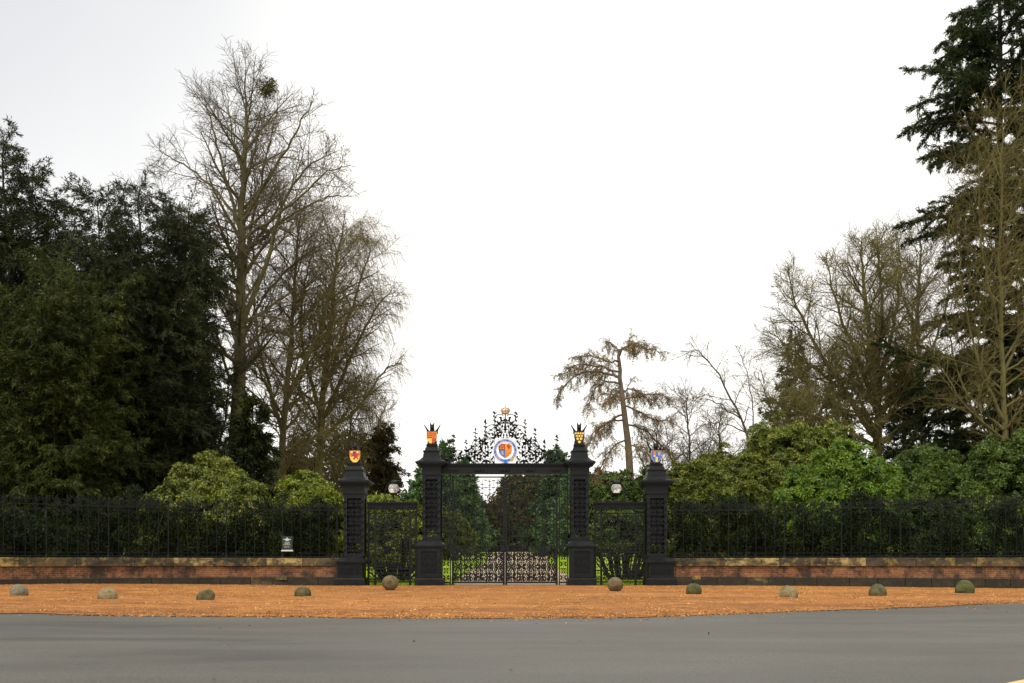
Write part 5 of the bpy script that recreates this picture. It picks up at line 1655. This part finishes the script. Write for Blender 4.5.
# ------------------------------------------------------------------ bare trees on the right
d = 70
bare('birch_tree', XY(745, d), [
    ([Q(762, 500, d), Q(748, 440, d), Q(732, 400, d), Q(712, 365, d), Q(696, 350, d), Q(686, 354, d)], 0.12, 0.010),
    ([Q(740, 418, d), Q(720, 405, d, 1), Q(700, 398, d, 1.5), Q(688, 405, d, 2)], 0.06, 0.01),
    ([Q(752, 452, d), Q(752, 400, d, 2), Q(745, 368, d, 2.5), Q(738, 345, d, 2.6)], 0.06, 0.010),
    ([Q(745, 432, d), Q(715, 422, d, -1), Q(692, 428, d, -1.5)], 0.05, 0.01)],
  81, 'slim arching bare birch leaning toward the larch', 'bare winter trees', M['bark_grey'], M['twig_grey'], d1=1.5, d2=1.9, d3=2.4, L1=0.22, L2=0.5, L3=0.5, t0=0.2, up=0.1, l1max=2.4, l2max=1.4, l3max=0.9, droop2=0.6, droop3=1.0, rtw=0.008)
d = 64
bare('oak_tree', XY(880, d), [
    ([Q(880, 520, d), Q(878, 440, d), Q(876, 385, d), Q(868, 320, d), Q(862, 270, d), Q(862, 236, d)], 0.40, 0.02),
    ([Q(878, 440, d), Q(850, 400, d, 1), Q(815, 345, d, 1.5), Q(795, 300, d, 2), Q(788, 265, d, 2)], 0.22, 0.02),
    ([Q(877, 420, d), Q(905, 370, d, -1), Q(918, 310, d, -1.5), Q(918, 255, d, -2)], 0.22, 0.02),
    ([Q(877, 405, d), Q(858, 360, d, -2), Q(836, 300, d, -3), Q(826, 252, d, -3)], 0.19, 0.02),
    ([Q(876, 390, d), Q(893, 330, d, 2), Q(900, 270, d, 2.5), Q(897, 232, d, 3)], 0.18, 0.02),
    ([Q(879, 448, d), Q(835, 425, d, -1.5), Q(795, 410, d, -2), Q(762, 395, d, -3)], 0.16, 0.02),
    ([Q(878, 432, d), Q(835, 385, d, 3), Q(792, 350, d, 4), Q(768, 330, d, 5)], 0.17, 0.02),
    ([Q(879, 445, d), Q(915, 415, d, 2), Q(950, 375, d, 2.5), Q(965, 345, d, 3)], 0.17, 0.02),
    ([Q(876, 380, d), Q(882, 320, d, -3), Q(880, 270, d, -4), Q(875, 245, d, -4)], 0.15, 0.02)],
  82, 'large round headed bare tree with many rising olive limbs', 'bare winter trees', M['bark_lime'], M['twig_olive'], d1=1.7, d2=2.6, d3=4.0, L1=0.30, L2=0.48, L3=0.5, t0=0.18, up=0.6, l1max=4.2, l2max=2.4, l3max=1.2, rtw=0.0095)
d = 78
bare('ash_tree', XY(925, d), [
    ([Q(925, 520, d), Q(922, 400, d), Q(918, 320, d), Q(920, 260, d), Q(922, 225, d)], 0.28, 0.02),
    ([Q(922, 380, d), Q(945, 310, d), Q(952, 255, d)], 0.14, 0.02), ([Q(920, 350, d), Q(902, 290, d), Q(896, 245, d)], 0.14, 0.02)],
  83, 'tall thin bare tree standing behind the round headed one, close to the fir', 'bare winter trees', M['bark_grey'], M['twig_grey'], d1=1.3, d2=1.8, d3=2.4, L1=0.26, L2=0.5, t0=0.2, up=0.7, l1max=3.5, l2max=2.0, l3max=1.1, rtw=0.009)
d = 72
bare('field_maple', XY(800, d), [
    ([Q(802, 540, d), Q(800, 450, d), Q(796, 400, d), Q(790, 345, d)], 0.22, 0.02),
    ([Q(800, 460, d), Q(775, 420, d), Q(758, 372, d)], 0.14, 0.02), ([Q(800, 450, d), Q(825, 400, d), Q(832, 350, d)], 0.14, 0.02)],
  84, 'smaller twiggy bare tree low behind the tall rhododendron', 'bare winter trees', M['bark_moss'], M['twig_olive'], d1=1.8, d2=2.2, d3=2.8, L1=0.4, L2=0.5, t0=0.12, up=0.4, l1max=3.2, l2max=2.0, l3max=1.1)
d = 95
for i, (px, top, lab) in enumerate([(690, 395, 'faint bare tree far off between larch and birch'), (660, 425, 'low faint bare tree far off beside the larch trunk'), (722, 415, 'faint bare tree far off behind the arching birch')]):
    bare('distant_tree', XY(px, d), [([Q(px, 540, d), Q(px + 2, 480, d), Q(px - 3, top + 20, d), Q(px - 2, top, d)], 0.2, 0.02),
        ([Q(px, 500, d), Q(px - 18, 460, d), Q(px - 26, top + 25, d)], 0.1, 0.02), ([Q(px, 500, d), Q(px + 16, 460, d), Q(px + 26, top + 28, d)], 0.1, 0.02)],
      85 + i, lab, 'bare winter trees', M['bark_grey'], M['twig_grey'], d1=1.6, d2=2.2, d3=2.2, L1=0.36, L2=0.5, t0=0.12, up=0.4, l1max=3.2, l2max=2.0, l3max=1.2, rtw=0.012)
# dark conifers inside the round headed tree's outline
for i, (px, py, dd, rw, lab) in enumerate([
    (795, 325, 76, 3.4, 'dark spruce showing through the twigs above the tall rhododendron'),
    (838, 372, 78, 3.4, 'shorter dark spruce behind the limbs of the round headed bare tree'),
    (905, 345, 80, 4.0, 'dark spruce behind the thin bare tree'),
    (950, 380, 74, 4.0, 'dark spruce low between the thin bare tree and the fir')]):
    conifer('spruce_tree', XY(px, dd), HH(py, dd) - gz(*XY(px, dd)), rw, 95 + i, lab, 'dark conifers behind the bare trees', M['fir'], M['bark_dark'], 30000, z0=0.05, ang=1.35, droop=0.45, pw=0.8, leafL=0.36, leafW=0.09, dens=7.0, subd=3.2, flat=0.5)
# the great fir and the brown tree in front of it
conifer('fir_tree', XY(1000, 60), HH(-95, 60), 6.5, 101, 'huge dark fir with drooping boughs, taller than the picture', 'dark conifers behind the bare trees', M['fir'], M['bark_dark'], 430000, z0=0.10, ang=1.40, droop=0.65, up=0.15, dens=6.2, pw=0.38, leafL=0.24, leafW=0.05, subd=3.4, irregular=0.35, flat=0.6, sub_droop=0.8)
d = 54
bare('beech_tree', XY(1005, d), [
    ([Q(1008, 540, d), Q(1004, 420, d), Q(1000, 300, d), Q(1002, 190, d), Q(1006, 100, d)], 0.22, 0.015),
    ([Q(1004, 420, d), Q(975, 350, d), Q(960, 270, d), Q(958, 215, d)], 0.10, 0.012),
    ([Q(1003, 380, d), Q(1030, 300, d), Q(1040, 200, d), Q(1045, 130, d)], 0.10, 0.012),
    ([Q(1002, 340, d), Q(985, 260, d, -1), Q(978, 190, d, -1), Q(980, 150, d, -1)], 0.09, 0.012),
    ([Q(1005, 440, d), Q(970, 410, d, -1), Q(945, 372, d, -1.5), Q(930, 350, d, -2)], 0.09, 0.012),
    ([Q(1004, 430, d), Q(965, 390, d, 1), Q(948, 330, d, 1), Q(946, 300, d, 1)], 0.09, 0.012)],
  102, 'brown bare tree with dense fine twigs in front of the huge fir', 'bare winter trees', M['bark_moss'], M['twig_olive'], d1=1.25, d2=1.7, d3=2.4, L1=0.36, L2=0.5, L3=0.55, t0=0.15, up=0.35, l1max=3.6, l2max=2.2, l3max=1.3)

# ------------------------------------------------------------------ far wood closing the horizon
def far_wood():
    rng = np.random.default_rng(7)
    n = 120000
    x = rng.uniform(-95, 95, n); y = rng.uniform(82, 110, n)
    top = 8.5 + 1.6 * np.sin(x * 0.21) + 1.3 * np.sin(x * 0.53 + 1) + 0.8 * np.sin(x * 1.3 + 2) + np.where((x > -9) & (x < 6), 1.2, 0)
    top = np.where((x < -17) & (x > -42), top + 5.5, top); top = np.where(x < -42, top + 3, top); top = np.where((x > 33) & (x < 62), top + 4, top)
    z = 1.2 + (top + 0.8) * rng.uniform(0, 1, n) ** 0.9
    p = np.stack([x, y, z], 1)
    dn = unit(rng.normal(0, 1, (n, 3)) + np.array([0, -0.3, 0.2]))
    V, F = leaf_quads(p, dn, rng.uniform(0.5, 1.1, n), rng.uniform(0.22, 0.42, n), rng)
    o = link('far_wood', np_mesh('far_wood', V, F), M['pine_brown'])
    tag(o, 'low brown and dark green wood closing the view behind all the other trees', 'wood', kind='stuff')
far_wood()

# ------------------------------------------------------------------ grass by the drive, fallen leaves on gravel and road
def grass():
    rng = np.random.default_rng(13)
    n = 60000
    y = 1.0 + 62 * rng.uniform(0, 1, n) ** 1.6
    x = rng.uniform(-11, 11, n)
    c = 0.1 + 0.008 * y
    ok = np.abs(x - c) > 2.75 + 0.25 * np.sin(y * 0.15) + rng.normal(0, 0.08, n)
    x, y = x[ok], y[ok]
    z = 0.0318 * np.clip(y - 1, 0, 70) - 0.02
    z = z + np.where(x < -9, 0.17 * np.clip((-9 - x) / 9, 0, 1), 0)
    m = len(x)
    dn = unit(rng.normal(0, 0.35, (m, 3)) + np.array([0, 0, 1.0]))
    V, F = leaf_quads(np.stack([x, y, z], 1), dn, rng.uniform(0.07, 0.19, m), rng.uniform(0.012, 0.03, m), rng)
    tag(link('grass', np_mesh('grass', V, F), M['blade']), 'bright green winter grass on both sides of the pale drive', 'grass', kind='stuff')
grass()
def litter():
    rng = np.random.default_rng(17)
    n = 1500
    x = rng.uniform(-22, 22, n); u = rng.uniform(0, 1, n)
    wl = np.interp(x, bxs, bys)
    ed = np.array([edge_y(v) for v in x])
    y = np.where(u < 0.45, wl - 0.15 - np.abs(rng.normal(0, 0.5, n)), np.where(u < 0.75, ed + rng.normal(0.2, 0.45, n), ed - rng.uniform(0, 13, n) ** 1.0))
    keep = (u < 0.75) | (rng.uniform(0, 1, n) < 0.10)
    keep &= ~((np.abs(x) < 7.6) & (y > -0.6))
    x, y = x[keep], y[keep]; m = len(x)
    z = np.array([gz(a, b) for a, b in zip(x, y)]) + np.where(y > np.array([edge_y(v) for v in x]), 0.042, 0.008)
    dn = unit(np.stack([rng.normal(0, 1, m), rng.normal(0, 1, m), np.abs(rng.normal(0.0, 0.12, m))], 1))
    p = np.stack([x, y, z], 1)
    s = unit(np.cross(dn, np.array([0, 0, 1.0])))
    L = rng.uniform(0.03, 0.09, m)[:, None]; W = rng.uniform(0.02, 0.05, m)[:, None]
    V = np.empty((m, 4, 3)); V[:, 0] = p; V[:, 1] = p + dn * L * .5 + s * W * .5 + np.array([0, 0, .008]); V[:, 2] = p + dn * L; V[:, 3] = p + dn * L * .5 - s * W * .5 + np.array([0, 0, .006])
    tag(link('leaf_litter', np_mesh('leaf_litter', V.reshape(-1, 3), np.arange(4 * m).reshape(m, 4)), M['litter']), 'scattered fallen leaves and bits along the wall foot and road edge', 'leaf litter', kind='stuff')
litter()

def pebbles():
    rng = np.random.default_rng(23)
    n = 170000
    x = rng.uniform(-24, 24, n); u = rng.uniform(0, 1, n)
    wl = np.interp(x, bxs, bys); wl = np.where((x > -7.4) & (x < 6.9), 0.6, wl - 0.1)
    ed = np.interp(x, edge[:, 0], edge[:, 1])
    y = np.where(u < 0.93, ed + (wl - ed) * rng.uniform(0, 1, n), np.where(u < 0.995, ed + rng.normal(0.05, 0.16, n), ed - rng.exponential(0.9, n)))
    zz = 0.17 * np.clip((-9 - x) / 9, 0, 1) * np.clip((y + 20) / 12, 0, 1) * (y > -20)
    r = rng.uniform(0.008, 0.019, n) * np.where(rng.uniform(0, 1, n) < 0.04, 1.5, 1.0)
    z = zz + np.where(y > ed + 0.1, 0.024, 0.004)
    dens = np.sin(x * 0.35 + 2.0 * np.sin(y * 0.22)) + np.sin(x * 0.9 + y * 0.7 + 1) * 0.6 + np.sin(y * 1.9 + 0.6 * np.sin(x * 0.3)) * 0.7
    kp = rng.uniform(0, 1, n) < np.clip(0.75 + 0.35 * dens, 0.15, 1) - 0.35 * (y < ed + 0.6)
    x, y, z, r, ed = x[kp], y[kp], z[kp], r[kp], ed[kp]; n = len(x)
    base = np.array([(1, 0, 0), (0, 1, 0), (-1, 0, 0), (0, -1, 0), (0, 0, 0.85), (0, 0, -0.85)], float)
    sc3 = r[:, None] * rng.uniform(0.7, 1.4, (n, 3))
    a = rng.uniform(0, 6.28, n); ca, sa = np.cos(a), np.sin(a)
    V = base[None] * sc3[:, None]
    X2 = V[..., 0] * ca[:, None] - V[..., 1] * sa[:, None]; Y2 = V[..., 0] * sa[:, None] + V[..., 1] * ca[:, None]
    V = np.stack([X2 + x[:, None], Y2 + y[:, None], V[..., 2] + z[:, None]], -1)
    f = np.array([(0, 1, 4), (1, 2, 4), (2, 3, 4), (3, 0, 4), (1, 0, 5), (2, 1, 5), (3, 2, 5), (0, 3, 5)])
    F = (np.arange(n) * 6)[:, None, None] + f[None]
    tag(link('gravel', np_mesh('gravel', V.reshape(-1, 3), F.reshape(-1, 3)), M['pebble']), 'loose orange gravel chips spread over the forecourt and spilling onto the road edge', 'gravel', kind='stuff')
pebbles()
